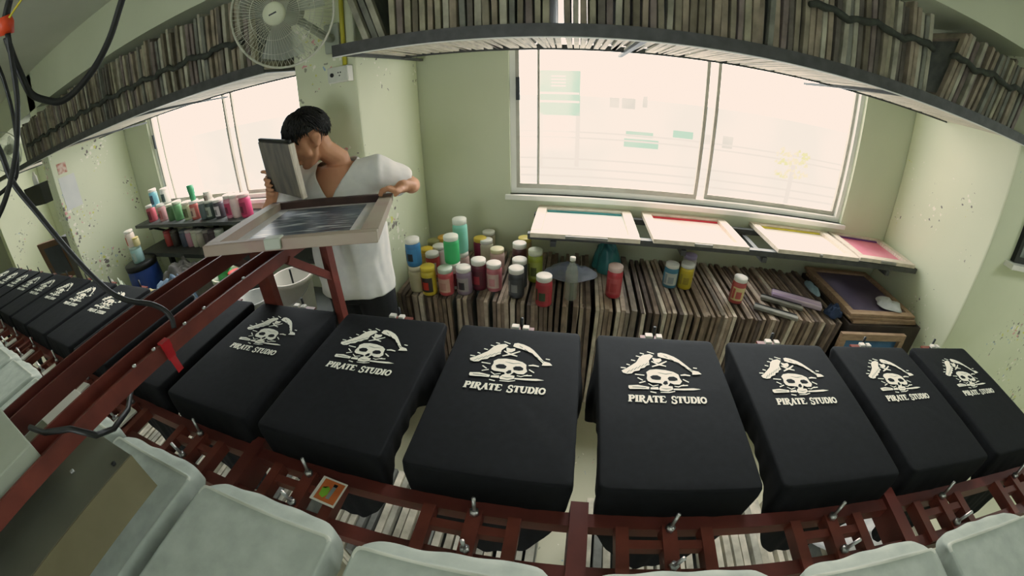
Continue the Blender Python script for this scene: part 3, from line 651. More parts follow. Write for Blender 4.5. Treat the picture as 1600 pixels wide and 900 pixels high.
# ------------------------------------------------------------------ shirts pulled over the platens
def rr(n, w, l, r):          # points round a rounded rectangle, centred
    pts = []; segs = []
    for k in range(n):
        t = k/n; per = 2*(w+l); d = t*per
        if d < w: x, y = -w/2+d, -l/2
        elif d < w+l: x, y = w/2, -l/2+(d-w)
        elif d < 2*w+l: x, y = w/2-(d-w-l), l/2
        else: x, y = -w/2, l/2-(d-2*w-l)
        # round the corner
        qx, qy = abs(x)-(w/2-r), abs(y)-(l/2-r)
        if qx > 0 and qy > 0:
            h = math.hypot(qx, qy); x = math.copysign(w/2-r+qx/h*r, x); y = math.copysign(l/2-r+qy/h*r, y)
        pts.append((x, y))
    return pts
def shirt_mesh(name, mats, seed, front=1, hang=.34, seam=False):
    rnd = random.Random(seed); n = 176; base = rr(n, PW, PL, .016); vs = []; fs = []; mi = []
    ph = rnd.uniform(0, 6)
    rings = []
    for s in (.35, .7, .9, .978): rings.append([(x*s, y*s, .0018*noise.noise(Vector((x*6+seed, y*6, 0)))) for x, y in base])
    rings.append([(x, y, .003 if seam else -.0015) for x, y in base]); rings.append([(x*1.008, y*1.006, -.007) for x, y in base])
    def depth(x, y):
        fy = y*front
        if fy < -PL/2+.03:
            e = max(0, 1-(2*abs(x)/PW)**2.2); return (.15+hang*e**.75*(1+.08*math.sin(5*x+ph))) if not seam else .085+.03*math.sin(9*x+ph)
        if fy > PL/2-.03: return .045+.012*math.sin(30*x+ph)
        d = .10+.05*max(0, 1-(fy+PL/2)/.16)
        d += .17*math.exp(-((fy-.13)/.095)**2)*(1+.15*math.sin(ph*3+(1 if x > 0 else 0)))
        return d
    ds = [depth(x, y) for x, y in base]
    ds = [sum(ds[(k+j) % n] for j in range(-3, 4))/7 for k in range(n)]
    for t in (.15, .35, .6, .8, 1.0):
        R = []
        for k, (x, y) in enumerate(base):
            d = ds[k]; L = math.hypot(x/PW, y/PL)*2
            nx, ny = (x/PW*2)**5, (y/PL*2)**5; nn = math.hypot(nx, ny) or 1; nx /= nn; ny /= nn
            o = .003+.005*t*math.sin(k*.45+ph)*min(1, d/.2)+.003*t*math.sin(k*1.1+2*ph)
            if seam and y*front < -PL/2+.03:
                q = max(0, (t-.12)/.88); e = max(0, 1-(2*abs(x)/PW)**18)
                o = .004+(.042*math.sin(min(1, q*1.5)*PI/2)+.012*q*math.sin(k*.13+ph)+.003*q*math.sin(k*.63+2*ph))*e
                R.append((x*(1.008-.05*q), y*1.006+ny*o, -.008-.026*t-(d-.03)*t**4+.003*q*math.sin(k*.4+ph*2)*(1-q)*4)); continue
            if y*front > PL/2-.03: o = .003
            if y*front < -PL/2+.03: x = x*(1-.10*t*(d/.4))
            else: o += -.016*t+.030*math.sin(PI*.62*t)*math.exp(-((y*front-.14)/.10)**2)
            R.append((x*1.014+nx*o, y*1.01+ny*o, -.010-(d-.010)*t))
        rings.append(R)
    vs.append((0,0,0))
    for R in rings: vs += R
    for k in range(n): fs.append((0, 1+k, 1+(k+1) % n)); mi.append(0)
    for r in range(len(rings)-1):
        for k in range(n):
            a = 1+r*n; fs.append((a+k, a+n+k, a+n+(k+1) % n, a+(k+1) % n)); mi.append(1 if seam and r in (3, 4) and base[k][1]*front < -PL/2+.02 else 0)
    me = bpy.data.meshes.new(name); me.from_pydata(vs, [], fs)
    for m in mats: me.materials.append(m)
    me.polygons.foreach_set('material_index', mi); me.polygons.foreach_set('use_smooth', [True]*len(fs)); me.update(); return me
# --- the printed design, in platen coordinates
HATL = [(-.1444,.1292),(-.1274,.1412),(-.1114,.1562),(-.0914,.1752),(-.0774,.2022),(-.0634,.2172),(-.0374,.2242),(-.0264,.2152),(-.0374,.2002),(-.0454,.1882),(-.0454,.1662),(-.0574,.1602),(-.0654,.1492),(-.0784,.1452),(-.0844,.1342),(-.1024,.1282),(-.1114,.1172),(-.1264,.1142),(-.1404,.1192)]
HATR = [(-.0074,.2312),(.0046,.2352),(.0256,.2292),(.0486,.2162),(.0646,.2012),(.0796,.1812),(.0946,.1602),(.1036,.1472),(.1246,.1412),(.1336,.1292),(.1146,.1262),(.0996,.1252),(.1016,.1362),(.0916,.1482),(.0766,.1652),(.0616,.1852),(.0446,.1932),(.0216,.2032),(.0036,.2082),(-.0094,.2142)]
EMB = [(-.0314,.2052),(-.0164,.2002),(-.0004,.2032),(.0006,.1912),(-.0104,.1802),(-.0254,.1802),(-.0294,.1922)]
SKU = [(-.0614,.1272),(-.0484,.1392),(-.0244,.1442),(.0056,.1422),(.0336,.1342),(.0486,.1222),(.0506,.1032),(.0556,.0892),(.0456,.0742),(.0266,.0732),(.0136,.0802),(.0036,.0642),(.0186,.0632),(.0186,.0492),(.0016,.0402),(-.0244,.0412),(-.0284,.0502),(-.0214,.0622),(-.0134,.0672),(-.0164,.0752),(-.0334,.0772),(-.0504,.0782),(-.0604,.0842),(-.0634,.0962),(-.0594,.1132)]
HAN = [(-.1264,.0592),(-.0964,.0632),(-.0594,.0562),(-.0614,.0462),(-.0934,.0452),(-.1234,.0432),(-.1274,.0492)]
BL1 = [(-.0554,.0542),(-.0304,.0582),(-.0294,.0462),(-.0564,.0462)]
BL2 = [(.0206,.0532),(.0556,.0552),(.0906,.0582),(.1136,.0542),(.0886,.0492),(.0536,.0472),(.0196,.0472)]
EYES = [[(-.0514,.1052),(-.0404,.1132),(-.0254,.1142),(-.0134,.1052),(-.0164,.0932),(-.0314,.0912),(-.0454,.0932)],[(.0076,.1012),(.0146,.1092),(.0306,.1112),(.0416,.1032),(.0416,.0932),(.0296,.0892),(.0116,.0902)],[(-.0044,.0872),(.0046,.0882),(.0056,.0742),(-.0054,.0692),(-.0124,.0752)]]
STR = [[(-.0364,.1852),(-.0134,.1702),(.0126,.1622)],[(.0186,.1892),(-.0084,.1712),(-.0374,.1572)],[(-.0604,.0722),(-.0464,.0612),(-.0274,.0682)],[(.0256,.0652),(.0386,.0622),(.0596,.0732)],[(-.0584,.0352),(-.0394,.0312)],[(-.0254,.0342),(.0036,.0352),(.0236,.0412)],[(-.1004,.1142),(-.0694,.1112)],[(-.0934,.0982),(-.0774,.0862)],[(-.0904,.0732),(-.0694,.0822)],[(.0566,.1192),(.0716,.1222),(.0906,.1192)],[(.0606,.0992),(.0786,.0862)],[(.0486,.0682),(.0726,.0712)],[(-.1074,.1872),(-.0934,.1832)],[(-.0884,.2102),(-.0734,.2062)],[(-.0724,.2272),(-.0584,.2232)],[(-.0454,.2372),(-.0214,.2272)],[(-.1464,.1442),(-.1294,.1432)],[(-.1254,.1632),(-.1144,.1592)],[(.1096,.1602),(.1236,.1582)]]
def stroke(mb, pts, w, z, mi=0):
    L = []; Rr = []
    for i, p in enumerate(pts):
        a = Vector(pts[max(i-1,0)]); c = Vector(pts[min(i+1,len(pts)-1)]); d = (c-a).normalized(); nrm = Vector((-d.y, d.x))
        ww = w*(.6 if i in (0, len(pts)-1) and len(pts) > 2 else 1)/2
        L.append(tuple(Vector(p)+nrm*ww)+(z,)); Rr.append(tuple(Vector(p)-nrm*ww)+(z,))
    n = len(pts); mb.add(L+Rr, [(n+i, n+i+1, i+1, i) for i in range(n-1)], mi)
pm = MB(); zz = .0026
P3 = lambda pts, z=zz: [(x, y, z) for x, y in pts]
for pl in (HATL, HATR, EMB, SKU, HAN, BL1, BL2): pm.poly(P3(pl))
for k, s in enumerate(STR): stroke(pm, s, .0075 if k < 2 or k == 9 else .0042, zz)
for e in EYES: pm.poly(P3(e, zz+.0006), 1)
# engraving lines cut into the hat feather and bone
for k in range(7):
    a = Vector((-.128+k*.013, .118+k*.0085)); stroke(pm, [tuple(a), tuple(a+Vector((.012,.016)))], .0018, zz+.0006, 1)
for k in range(5):
    a = Vector((.012+k*.02, .220-k*.017)); stroke(pm, [tuple(a), tuple(a+Vector((.013,-.010)))], .0022, zz+.0006, 1)
stroke(pm, [(-.022,.128),(.005,.122),(.028,.127)], .002, zz+.0006, 1); stroke(pm, [(-.02,.053),(-.004,.050),(.012,.053)], .0022, zz+.0006, 1); stroke(pm, [(-.115,.053),(-.07,.052)], .0022, zz+.0006, 1)
skull_me = pm.mesh('skull_print', [m_ink, m_black])
# --- PIRATE STUDIO in slab letters, unit height 1
def arc(cx_, cy_, rx, ry, a0, a1, n=9): return [(cx_+rx*math.cos(math.radians(a0+(a1-a0)*i/n)), cy_+ry*math.sin(math.radians(a0+(a1-a0)*i/n))) for i in range(n+1)]
GLY = {'P': (.78, [([(.2,0),(.2,1)],.24),(arc(.36,.72,.30,.24,90,-90),.2),([(.1,.96),(.4,.96)],.1),([(.2,.48),(.4,.48)],.1),([(0,.04),(.42,.04)],.1),([(0,.96),(.25,.96)],.1)]),
 'I': (.42, [([(.2,0),(.2,1)],.24),([(.02,.04),(.4,.04)],.1),([(.02,.96),(.4,.96)],.1)]),
 'R': (.86, [([(.2,0),(.2,1)],.24),(arc(.36,.74,.27,.22,90,-90),.19),([(.1,.96),(.4,.96)],.1),([(.2,.52),(.4,.52)],.1),([(.38,.52),(.58,.2),(.78,-.12),(.98,-.1)],.2),([(0,.04),(.4,.04)],.1)]),
 'A': (.80, [([(.12,0),(.42,1)],.12),([(.40,1),(.66,0)],.24),([(.22,.34),(.58,.34)],.09),([(0,.04),(.26,.04)],.1),([(.5,.04),(.84,.04)],.1)]),
 'T': (.78, [([(.38,0),(.38,1)],.24),([(.0,.93),(.78,.93)],.13),([(.05,.98),(.03,.70)],.09),([(.73,.98),(.75,.70)],.09),([(.2,.04),(.58,.04)],.1)]),
 'E': (.82, [([(.2,0),(.2,1)],.24),([(.05,.95),(.68,.95)],.11),([(.66,.98),(.70,.74)],.08),([(.2,.52),(.52,.52)],.1),([(.05,.05),(.74,.05)],.11),([(.70,.0),(.80,.26)],.08)]),
 'S': (.76, [(arc(.38,.74,.24,.22,20,270),.17),(arc(.38,.26,.26,.24,90,-160),.19),([(.60,.95),(.62,.66)],.08),([(.10,.36),(.06,.02)],.08)]),
 'U': (.88, [([(.18,1),(.18,.36)],.24),(arc(.44,.34,.27,.30,180,360),.17),([(.70,1),(.70,.34)],.14),([(0,.96),(.38,.96)],.1),([(.55,.96),(.88,.96)],.1)]),
 'D': (.86, [([(.2,0),(.2,1)],.24),(arc(.34,.5,.40,.46,90,-90),.2),([(.05,.95),(.38,.95)],.1),([(.05,.05),(.38,.05)],.1)]),
 'O': (.90, [(arc(.43,.5,.32,.42,0,360,18),.2)])}
def lettering():
    b = MB(); words = [('PIRATE', -.1324, -.0120), ('STUDIO', .0035, .1235)]
    for wd, xa, xb in words:
        tot = sum(GLY[c][0] for c in wd); k = (xb-xa)/tot; x = xa
        for j, c in enumerate(wd):
            W, ss = GLY[c]; h = .0285*(1.12 if (wd == 'STUDIO' and j == 0) else 1); y0 = -.0118+.0045*(x+.13)/.25*.6-(.003 if c == 'S' else 0)
            for pts, w in ss:
                q = [(x+px_*k+py_*.0022, y0+py_*h) for px_, py_ in pts]; stroke(b, q, w*k*1.18, zz)
            x += W*k
    return b.mesh('lettering', m_ink)
letter_me = lettering()
sh = [shirt_mesh('black_shirt_%d' % k, [m_black], 3+k, 1, (.30,.33,.28)[k]) for k in range(3)]
ORD = ['first','second','third','fourth','fifth','sixth','seventh','eighth','ninth','tenth']
for i in range(-12, 5):
    pr = i not in (-3, -4)
    o = link('black_tshirt', sh[i % 3]); o.location = (cx(i), PY0+PL/2, PZ+.001); o['category'] = 't-shirt'; o['group'] = 'black shirts on the far platens'
    if i >= -2: o['label'] = 'black T-shirt with cream skull print, %s platen right of the red carriage' % ORD[i+2]
    elif pr: o['label'] = 'black T-shirt with cream skull print, %s platen left of the red carriage' % ORD[-5-i]
    else: o['label'] = ('plain unprinted black T-shirt lying between the two carriage rails' if i == -4 else 'plain unprinted black T-shirt under the right carriage rail')
    if pr: link('skull_print', skull_me, o); link('lettering', letter_me, o)
gs = [shirt_mesh('grey_shirt_%d' % k, [m_grey, m_greyseam], 13+k, -1, .10, True) for k in range(2)]
for i in range(-9, 4):
    o = link('grey_tshirt', gs[i % 2]); o.location = (cx(i)-.02, .28-PL/2, PZ+.001); tag(o, '', 't-shirt', 'grey shirts on the near platens')
    if i >= -1: o['label'] = ('grey T-shirt on the near platen just right of the metal housing','grey T-shirt on the near platen, second right of the metal housing','grey T-shirt on the near platen, third right of the metal housing','grey T-shirt on the near platen, fourth right of the metal housing','grey T-shirt on the near platen, fifth right of the metal housing')[i+1]
    elif i >= -3: o['label'] = ('grey T-shirt partly under the metal housing of the carriage','grey T-shirt under the control box of the carriage')[-2-i]
    else: o['label'] = 'grey T-shirt on the near platen, %s left of the control box' % ORD[-4-i]
# orange card lying on the table rail
c0 = Vector((-.607, .441, .7975)); t_ = thing('orange_card', 'orange printed card with white border lying on the red table rail', 'card', c0, -.10)
MB().box((-.043,-.042,0),(.043,.042,.003)).build('card_sheet', m_paper, t_)
MB().quad((-.032,-.036,.0036),(.039,-.036,.0036),(.039,.036,.0036),(-.032,.036,.0036)).build('orange_panel', mat('orange_ink', srgb(206,112,58), .6, srgb(190,96,46), 20), t_)
b = MB(); b.poly([(-.022,-.02,.0042),(-.006,-.026,.0042),(.004,-.012,.0042),(.002,.008,.0042),(-.008,.014,.0042),(-.014,.004,.0042),(-.024,.006,.0042)])
b.build('green_mark', mat('green_ink', srgb(140,200,60), .6), t_)
b = MB(); b.add([(.004,-.024,.0042),(.016,-.024,.0042),(.018,.018,.0042),(.006,.018,.0042)], [(0,1,2,3)]); b.build('grey_mark', mat('grey_ink', srgb(140,150,150), .6), t_)
b = MB(); b.add([(.006,.018,.0044),(.018,.018,.0044),(.019,.028,.0044),(.005,.028,.0044)], [(0,1,2,3)]); b.build('dark_mark', m_blk, t_)
# frames stored on the floor under the table
un = [screen_mesh('stored_screen', d_, h_, t_, m_woodpale, .034) for d_, h_, t_ in ((.41,.33,.027),(.40,.325,.024),(.42,.335,.030))]
x = -2.35
while x < 1.75:
    if not any(abs(x-(cx(k)-PIT/2)) < .05 for k in (-4,-1,1,3)) and not (-1.02 < x < -.84) and not (-.01 < x < .13):
        o = link('stored_screen', random.choice(un)); o.location = (x, .43+random.uniform(0,.03), .001); o.rotation_euler = (0, random.gauss(0,.012), random.gauss(0,.01))
        tag(o, 'pale wooden screen standing on the floor under the red printing table', 'printing screen', 'screens stored under the printing table')
    x += .039*random.uniform(.9,1.1)
cloth('paper_sheet', (1.30,.62,.338), .20, .12, .03, mat('white_sheet', srgb(240,238,232), .8, srgb(214,216,216), 5), 'crumpled white paper lying on the stored screens under the table', 'paper', 51)
# ================================================================== CARRIAGE
cg = thing('print_carriage', 'red oxide steel rail carriage with sheet metal housing spanning the table', 'carriage', (-1.15, .4, .8))
def channel(x0, x1, z0, z1, ya, yb, w=.008):
    b = MB(); b.box((x0,ya,z0),(x0+w,yb,z1)); b.box((x1-w,ya,z0),(x1,yb,z1)); b.box((x0+w,ya,z0),(x1-w,yb,z0+w)); return b
child_at(channel(-1.075,-.978,1.228,1.272,-.55,1.18).build('rail', m_redd), cg)
child_at(channel(-1.345,-1.262,1.212,1.272,-.55,1.18).build('rail', m_red), cg)
for x0, x1 in ((-.972,-.937), (-1.398,-1.318)):
    child_at(MB().box((x0,1.185,.80),(x1,1.225,1.30)).build('post', m_redd), cg)
child_at(MB().box((-1.398,1.185,1.238),(-.937,1.225,1.272)).build('end_bar', m_red), cg)
b = MB(); b.bar((-.985,1.00,1.232),(-.956,1.20,1.06),.03,.03); child_at(b.build('brace', m_redd), cg)
b = MB(); b.bar((-1.30,1.00,1.222),(-1.34,1.20,1.06),.03,.03); child_at(b.build('brace', m_red), cg)
# sheet metal housing slung under the rails, open top with a folded side
b = MB(); b.box((-1.40,-.62,1.148),(-.912,.172,1.151)); b.box((-1.40,.170,1.034),(-.912,.173,1.148)); ho = child_at(b.build('housing', m_sheet), cg)
c_ = MB().box((-.913,-.62,1.034),(-.909,.173,1.150)).build('side_flange', m_khaki); c_.parent = ho; c_.matrix_parent_inverse = ho.matrix_parent_inverse.copy(); c_.matrix_parent_inverse = Matrix()
for (x, y) in ((-.935,.13),(-1.18,.10),(-1.05,.05)):
    c_ = MB().lathe([(.006,0),(.006,.006),(0,.0065)], n=10, c=(x, y, 1.151)).build('bolt', m_zinc if x < -1 else m_blk); c_.parent = ho
child_at(MB().box((-1.46,-.55,1.232),(-1.005,.018,1.30), bev=.004).build('control_box', m_paint), cg)
b = MB(); b.box((-1.415,.10,1.10),(-1.27,.245,1.155), bev=.003); child_at(b.build('switch_bracket', m_white), cg)
for y in (.33,.40,.52,.60,.78): child_at(MB().lathe([(.006,0),(.006,.005),(0,.006)], n=8, c=(-.983,y,1.272)).build('rivet', m_zinc), cg)
# red tape wrapped on the near rail
tp = MB(); y = .435
tp.box((-.992,y-.014,1.255),(-.968,y+.014,1.277)); tp.box((-.9775,y-.013,1.225),(-.9705,y+.013,1.256)); tp.add([(-.9705,y-.012,1.228),(-.9705,y+.010,1.228),(-.962,y+.010,1.185),(-.964,y-.010,1.183)], [(0,1,2,3)])
tag(tp.build('red_tape', m_redtape), 'bright red tape tied round the carriage rail', 'tape')

# ------------------------------------------------------------------ screen held by the worker
HS = .88
a_, b_, g_ = .378, .061, -.095
MR = Matrix.Rotation(a_, 3, 'Z') @ Matrix.Rotation(b_, 3, 'Y') @ Matrix.Rotation(g_, 3, 'X')
FL = Vector((-1.143*HS, .777*HS, 1.75-.367*HS)); HW, HL, HT = .605*HS, .714*HS, .034
def hs(u, v, w=0): return FL + MR @ Vector((u, v, w))          # point on the held screen, metres
t_ = thing('printing_screen', 'large wooden screen with dark print image, held over the rails by the worker', 'printing screen', FL + MR @ Vector((HW/2, HL/2, -HT)))
t_.rotation_euler = (g_, b_, a_)
m_pinkw = mat('pink_stained_wood', srgb(162,152,132), .6, srgb(148,122,112), 4)
b = MB(); W, L = HW, HL; e_ = mat('inked_emulsion', srgb(58,70,84), .35, srgb(190,196,196), 7, .7, stretch=(.9,8,1)); q_ = [n_ for n_ in e_.node_tree.nodes if n_.type == 'VALTORGB'][0].color_ramp.elements; q_[0].position = .36; q_[1].position = .45
b.box((-W/2,-L/2,0),(W/2,-L/2+.032,HT), 0, bev=.003); b.box((-W/2,L/2-.032,0),(W/2,L/2,HT), 1, bev=.003); b.box((-W/2,-L/2+.032,0),(-W/2+.045,L/2-.032,HT)); b.box((W/2-.05,-L/2+.032,0),(W/2,L/2-.032,HT))
b.build('frame', [m_pinkw, mat('dark_plum_wood', srgb(86,62,58), .6, srgb(64,46,44), 9)], t_)
MB().box((-W/2+.045,-L/2+.032,.002),(W/2-.05,L/2-.032,.004)).build('screen_mesh', mat('taped_mesh', srgb(222,216,212), .6, srgb(196,196,198), 5), t_)
MB().box((-W/2+.09,-L/2+.13,.0045),(W/2-.105,L/2-.07,.0052)).build('print_image', mat('inked_emulsion', srgb(58,70,84), .35, srgb(120,132,140), 7, .7, stretch=(.5,5,1)), t_)
MB().box((-W/2+.05,-L/2+.05,.0045),(W/2-.055,-L/2+.10,.0052)).build('tape_strip', m_paper, t_)
MB().box((-.06,-L/2-.010,.006),(-.01,-L/2+.03,HT+.004), bev=.003).build('clamp_pad', m_paint, t_)

# ================================================================== THE WORKER
TX, TY = -1.025, 1.50
bd = MB()
def torso(mb, secs, n=28):
    vs = []; fs = []
    for (x, y, z, rx, ry, rot) in secs:
        for k in range(n):
            t = 2*PI*k/n; c, s = math.cos(t), math.sin(t)
            px_ = rx*math.copysign(abs(c)**.85, c); py_ = ry*math.copysign(abs(s)**.85, s)
            vs.append((x+px_*math.cos(rot)-py_*math.sin(rot), y+px_*math.sin(rot)+py_*math.cos(rot), z))
    m = len(secs)
    for i in range(m-1):
        for k in range(n): fs.append((i*n+k, i*n+(k+1) % n, (i+1)*n+(k+1) % n, (i+1)*n+k))
    fs.append(tuple(range(n-1,-1,-1))); fs.append(tuple((m-1)*n+k for k in range(n))); mb.add(vs, fs, 0, True)
RO = .12     # body turned slightly
torso(bd, [(TX-.01,TY,.88,.155,.105,RO),(TX-.005,TY,1.0,.145,.10,RO),(TX,TY,1.12,.15,.105,RO),(TX,TY-.005,1.25,.165,.112,RO),(TX,TY-.005,1.36,.165,.105,RO),(TX,TY,1.425,.13,.085,RO),(TX,TY,1.465,.075,.065,RO)])
LS, RS = Vector((TX+.185,TY+.015,1.415)), Vector((TX-.185,TY-.03,1.415))
hc = hs(HW, HL-.03)                     # far right corner of the screen
LW = hc + Vector((.055,.075,.012)); LE = Vector((-.745,1.66,1.315))
sqb = Vector((-1.215,1.325,1.40))
RE = Vector((-1.435,1.37,1.235)); RW = Vector((-1.325,1.345,1.355))
bd.tube([(TX+.11,TY,1.40), LS, LS.lerp(LE,.5), LE], [.06,.056,.047,.040], n=14, round_caps=True)
bd.tube([LE, LE.lerp(LW,.4), LW], [.040,.037,.027], n=14, round_caps=True)
bd.tube([(TX-.11,TY,1.40), RS, RS.lerp(RE,.5), RE], [.06,.056,.047,.040], n=14, round_caps=True)
bd.tube([RE, RE.lerp(RW,.4), RW], [.040,.037,.027], n=14, round_caps=True)
# head
HC = Vector((-1.100, 1.405, 1.603)); f0 = Vector((-.60,-.80,0)).normalized(); lf = Vector((-f0.y, f0.x, 0))
tilt = .44; F = (f0*math.cos(tilt) - Vector((0,0,1))*math.sin(tilt)).normalized(); U = lf.cross(F)*-1; U = F.cross(lf)*-1 if U.z < 0 else U
if U.z < 0: U = -U
HM = Matrix(((lf.x,F.x,U.x,HC.x),(lf.y,F.y,U.y,HC.y),(lf.z,F.z,U.z,HC.z),(0,0,0,1)))
hd = lambda x, y, z: HM @ Vector((x, y, z))
E_ = lambda c, r, mb=bd: mb.ell(c, r, HM)
E_((0,-.012,.035),(.075,.095,.083)); E_((0,.032,-.015),(.063,.062,.082)); E_((0,.035,-.068),(.048,.050,.042)); E_((0,.070,-.092),(.022,.018,.016))
bd.tube([hd(0,.084,.012), hd(0,.100,-.012), hd(0,.110,-.030)], [.009,.011,.014], n=10, round_caps=True)
for s in (-1, 1):
    E_((s*.013,.098,-.032),(.009,.010,.008)); E_((s*.032,.078,.026),(.026,.016,.010)); E_((s*.042,.062,-.018),(.024,.022,.020)); E_((s*.031,.081,.004),(.015,.010,.010))
    E_((s*.078,-.012,-.008),(.009,.019,.030)); E_((s*.076,.002,-.028),(.007,.009,.010))
E_((0,.089,-.056),(.022,.010,.0065)); E_((0,.087,-.067),(.019,.010,.0065))
bd.tube([hd(0,-.03,-.03), hd(0,-.035,-.085), (TX,TY+.005,1.49), (TX,TY,1.43)], [.054,.049,.053,.072], n=16)
for s in (-1, 1):
    bd.tube([hd(s*.055,.004,-.030), hd(s*.048,.022,-.062), hd(s*.032,.050,-.084), hd(s*.012,.068,-.092)], [.018,.020,.019,.017], n=12, round_caps=True)
    bd.tube([hd(s*.050,.040,.006), hd(s*.050,.044,-.040)], [.026,.024], n=12, round_caps=True)
    bd.tube([hd(s*(.083+.003*math.sin(k/12*PI)), -.016-.015*math.sin(k/12*2*PI*.8+.2), .018-.052*k/12) for k in range(13)], .0062, n=8, round_caps=True)
bd.ell((0,.010,-.075),(.040,.045,.030), HM)
# hands
def finger(base, d1, d2, d3, L, r=.0088):
    p0 = Vector(base); p1 = p0+Vector(d1).normalized()*L*.45; p2 = p1+Vector(d2).normalized()*L*.32; p3 = p2+Vector(d3).normalized()*L*.23
    bd.tube([p0,p1,p2,p3], [r*1.08,r,r*.94,r*.8], n=10, round_caps=True)
ud = MR @ Vector((1,0,0)); vd = MR @ Vector((0,1,0)); wd = MR @ Vector((0,0,1))
# left hand: palm on the outer edge of the right bar, fingers over the top, thumb along the bar
kn = hs(HW+.012, HL-.05, .022)
bd.tube([LW, LW.lerp(kn,.55)+wd*.006], [.027,.034], n=14, round_caps=True, sq=.72)
for j in range(4):
    k0 = hs(HW+.018, HL-.088+.0225*j, .018); bd.tube([LW.lerp(k0,.45)+wd*.004, k0], [.017,.0125], n=10, round_caps=True)
    finger(k0, -ud*.9+wd*.35-vd*.15, -ud*.9-wd*.25-vd*.15, -ud*.35-wd*.9, (.072,.082,.078,.062)[j], .0092)
finger(LW.lerp(kn,.4)+vd*-.022, -vd*.9-ud*.3, -vd*.8-ud*.5-wd*.3, -ud*.7-vd*.3-wd*.6, .075, .0105)
# squeegee the right hand holds: board given by three corners
sq_o = at_y(424,298,1.30); sq_x = (at_y(477,311,1.21)-sq_o); sq_z = (at_y(403,222,1.27)-sq_o)
sw, shh = sq_x.length, sq_z.length; ez = sq_z.normalized(); ex = (sq_x-ez*sq_x.dot(ez)).normalized(); ey = ez.cross(ex)
SM = Matrix(((ex.x,ey.x,ez.x,sq_o.x),(ex.y,ey.y,ez.y,sq_o.y),(ex.z,ey.z,ez.z,sq_o.z),(0,0,0,1)))
sqp = lambda x, y, z: SM @ Vector((x, y, z))
palm = sqp(-.020, .028, .030)
bd.tube([RW, RW.lerp(palm,.5), palm], [.027,.030,.033], n=14, round_caps=True, sq=.75)
for j in range(4):
    k0 = sqp(-.014, .006, -.004+.0215*j); bd.tube([palm, k0], [.018,.012], n=10, round_caps=True)
    finger(k0, -ey*.75+ex*.6, ex, ex+ey*.35-ez*.1, (.066,.078,.08,.07)[j], .0090)
finger(palm+ez*.03-ex*.005, -ex*.8+ez*.5-ey*.2, -ex*.9+ez*.1-ey*.2, -ex-ez*.2, .062, .0100)
# legs and feet
for s, fx in ((1, TX+.10), (-1, TX-.115)):
    bd.tube([(TX+s*.075,TY,.92),(fx,TY-.01,.50),(fx+s*.01,TY+.02,.09)], [.088,.055,.038], n=14, round_caps=True)
    bd.tube([(fx+s*.01,TY+.03,.05),(fx+s*.02,TY-.11,.04)], [.036,.032], n=12, round_caps=True)
me = settle(bd, .0045, 3, .5); me.materials.clear(); me.materials.append(m_skin)
man = link('person', me); tag(man, 'dark-haired person in a white V-neck tee and black trousers, bending over a held screen', 'person')
# face details
for s in (-1, 1):
    fd = MB(); fd.tube([hd(s*.017,.0905,.003), hd(s*.030,.0925,-.003), hd(s*.044,.086,.001)], [.0012,.0024,.0012], n=6); fd.build('eyelash', m_blk, man)
for s in (-1, 1):
    fd = MB(); fd.tube([hd(s*.014,.094,.026), hd(s*.032,.094,.034), hd(s*.050,.078,.029)], [.0025,.0042,.002], n=6); fd.build('eyebrow', m_hair, man)
fd = MB(); fd.tube([hd(-.020,.0965,-.060), hd(0,.1005,-.060), hd(.020,.0965,-.060)], [.002,.0042,.002], n=6); fd.tube([hd(-.017,.094,-.068), hd(0,.0985,-.068), hd(.017,.094,-.068)], [.002,.0045,.002], n=6); fd.build('lips', m_lip, man)
# hair: cap following the skull plus layered locks
hb = MB(); n1, n2 = 44, 26; vs = []; keep = {}
def hair_ok(x, y, z):
    line = .055 if y > .045 else (.055-(.045-y)*.55 if y > .012 else (.032 if y > -.030 else .028-(-.030-y)*1.9))
    return z > max(line, -.075)
for j in range(n2+1):
    t = PI*j/n2
    for i in range(n1):
        a = 2*PI*i/n1; q = Vector((.083*math.sin(t)*math.cos(a), -.014+.104*math.sin(t)*math.sin(a), .034+.094*math.cos(t)))
        q += Vector((q.x, q.y+.014, q.z-.034)).normalized()*(.005*noise.noise(q*38)); vs.append(q)
fs = []
for j in range(n2):
    for i in range(n1):
        f = (j*n1+i, (j+1)*n1+i, (j+1)*n1+(i+1) % n1, j*n1+(i+1) % n1)
        if all(hair_ok(*vs[k]) for k in f): fs.append(f)
hb.add(vs, fs, 0, True, HM)
rh = random.Random(5)
for k in range(1500):
    a = rh.uniform(0, 2*PI); t = math.acos(1-rh.random()*1.25)
    q = Vector((.082*math.sin(t)*math.cos(a), -.014+.103*math.sin(t)*math.sin(a), .036+.094*math.cos(t)))
    if not hair_ok(q.x, q.y, q.z-.004): continue
    if abs(q.x) > .045 and q.y > -.05 and q.z < .055: continue
    nr = Vector((q.x/.083, (q.y+.014)/.104, (q.z-.034)/.094)).normalized()
    dn = Vector((0, .55 if q.y > -.02 else -.15, -1)) + Vector((rh.gauss(0,.25), rh.gauss(0,.25), 0)); dn = (dn-nr*dn.dot(nr)).normalized()
    L = rh.uniform(.03,.055); p1 = q+dn*L*.5+nr*.003; p2 = q+dn*L-nr*rh.uniform(.002,.010)
    hb.tube([HM@q, HM@p1, HM@p2], [.0028,.0026,.0006], n=4)
hb.build('hair', m_hair, man)
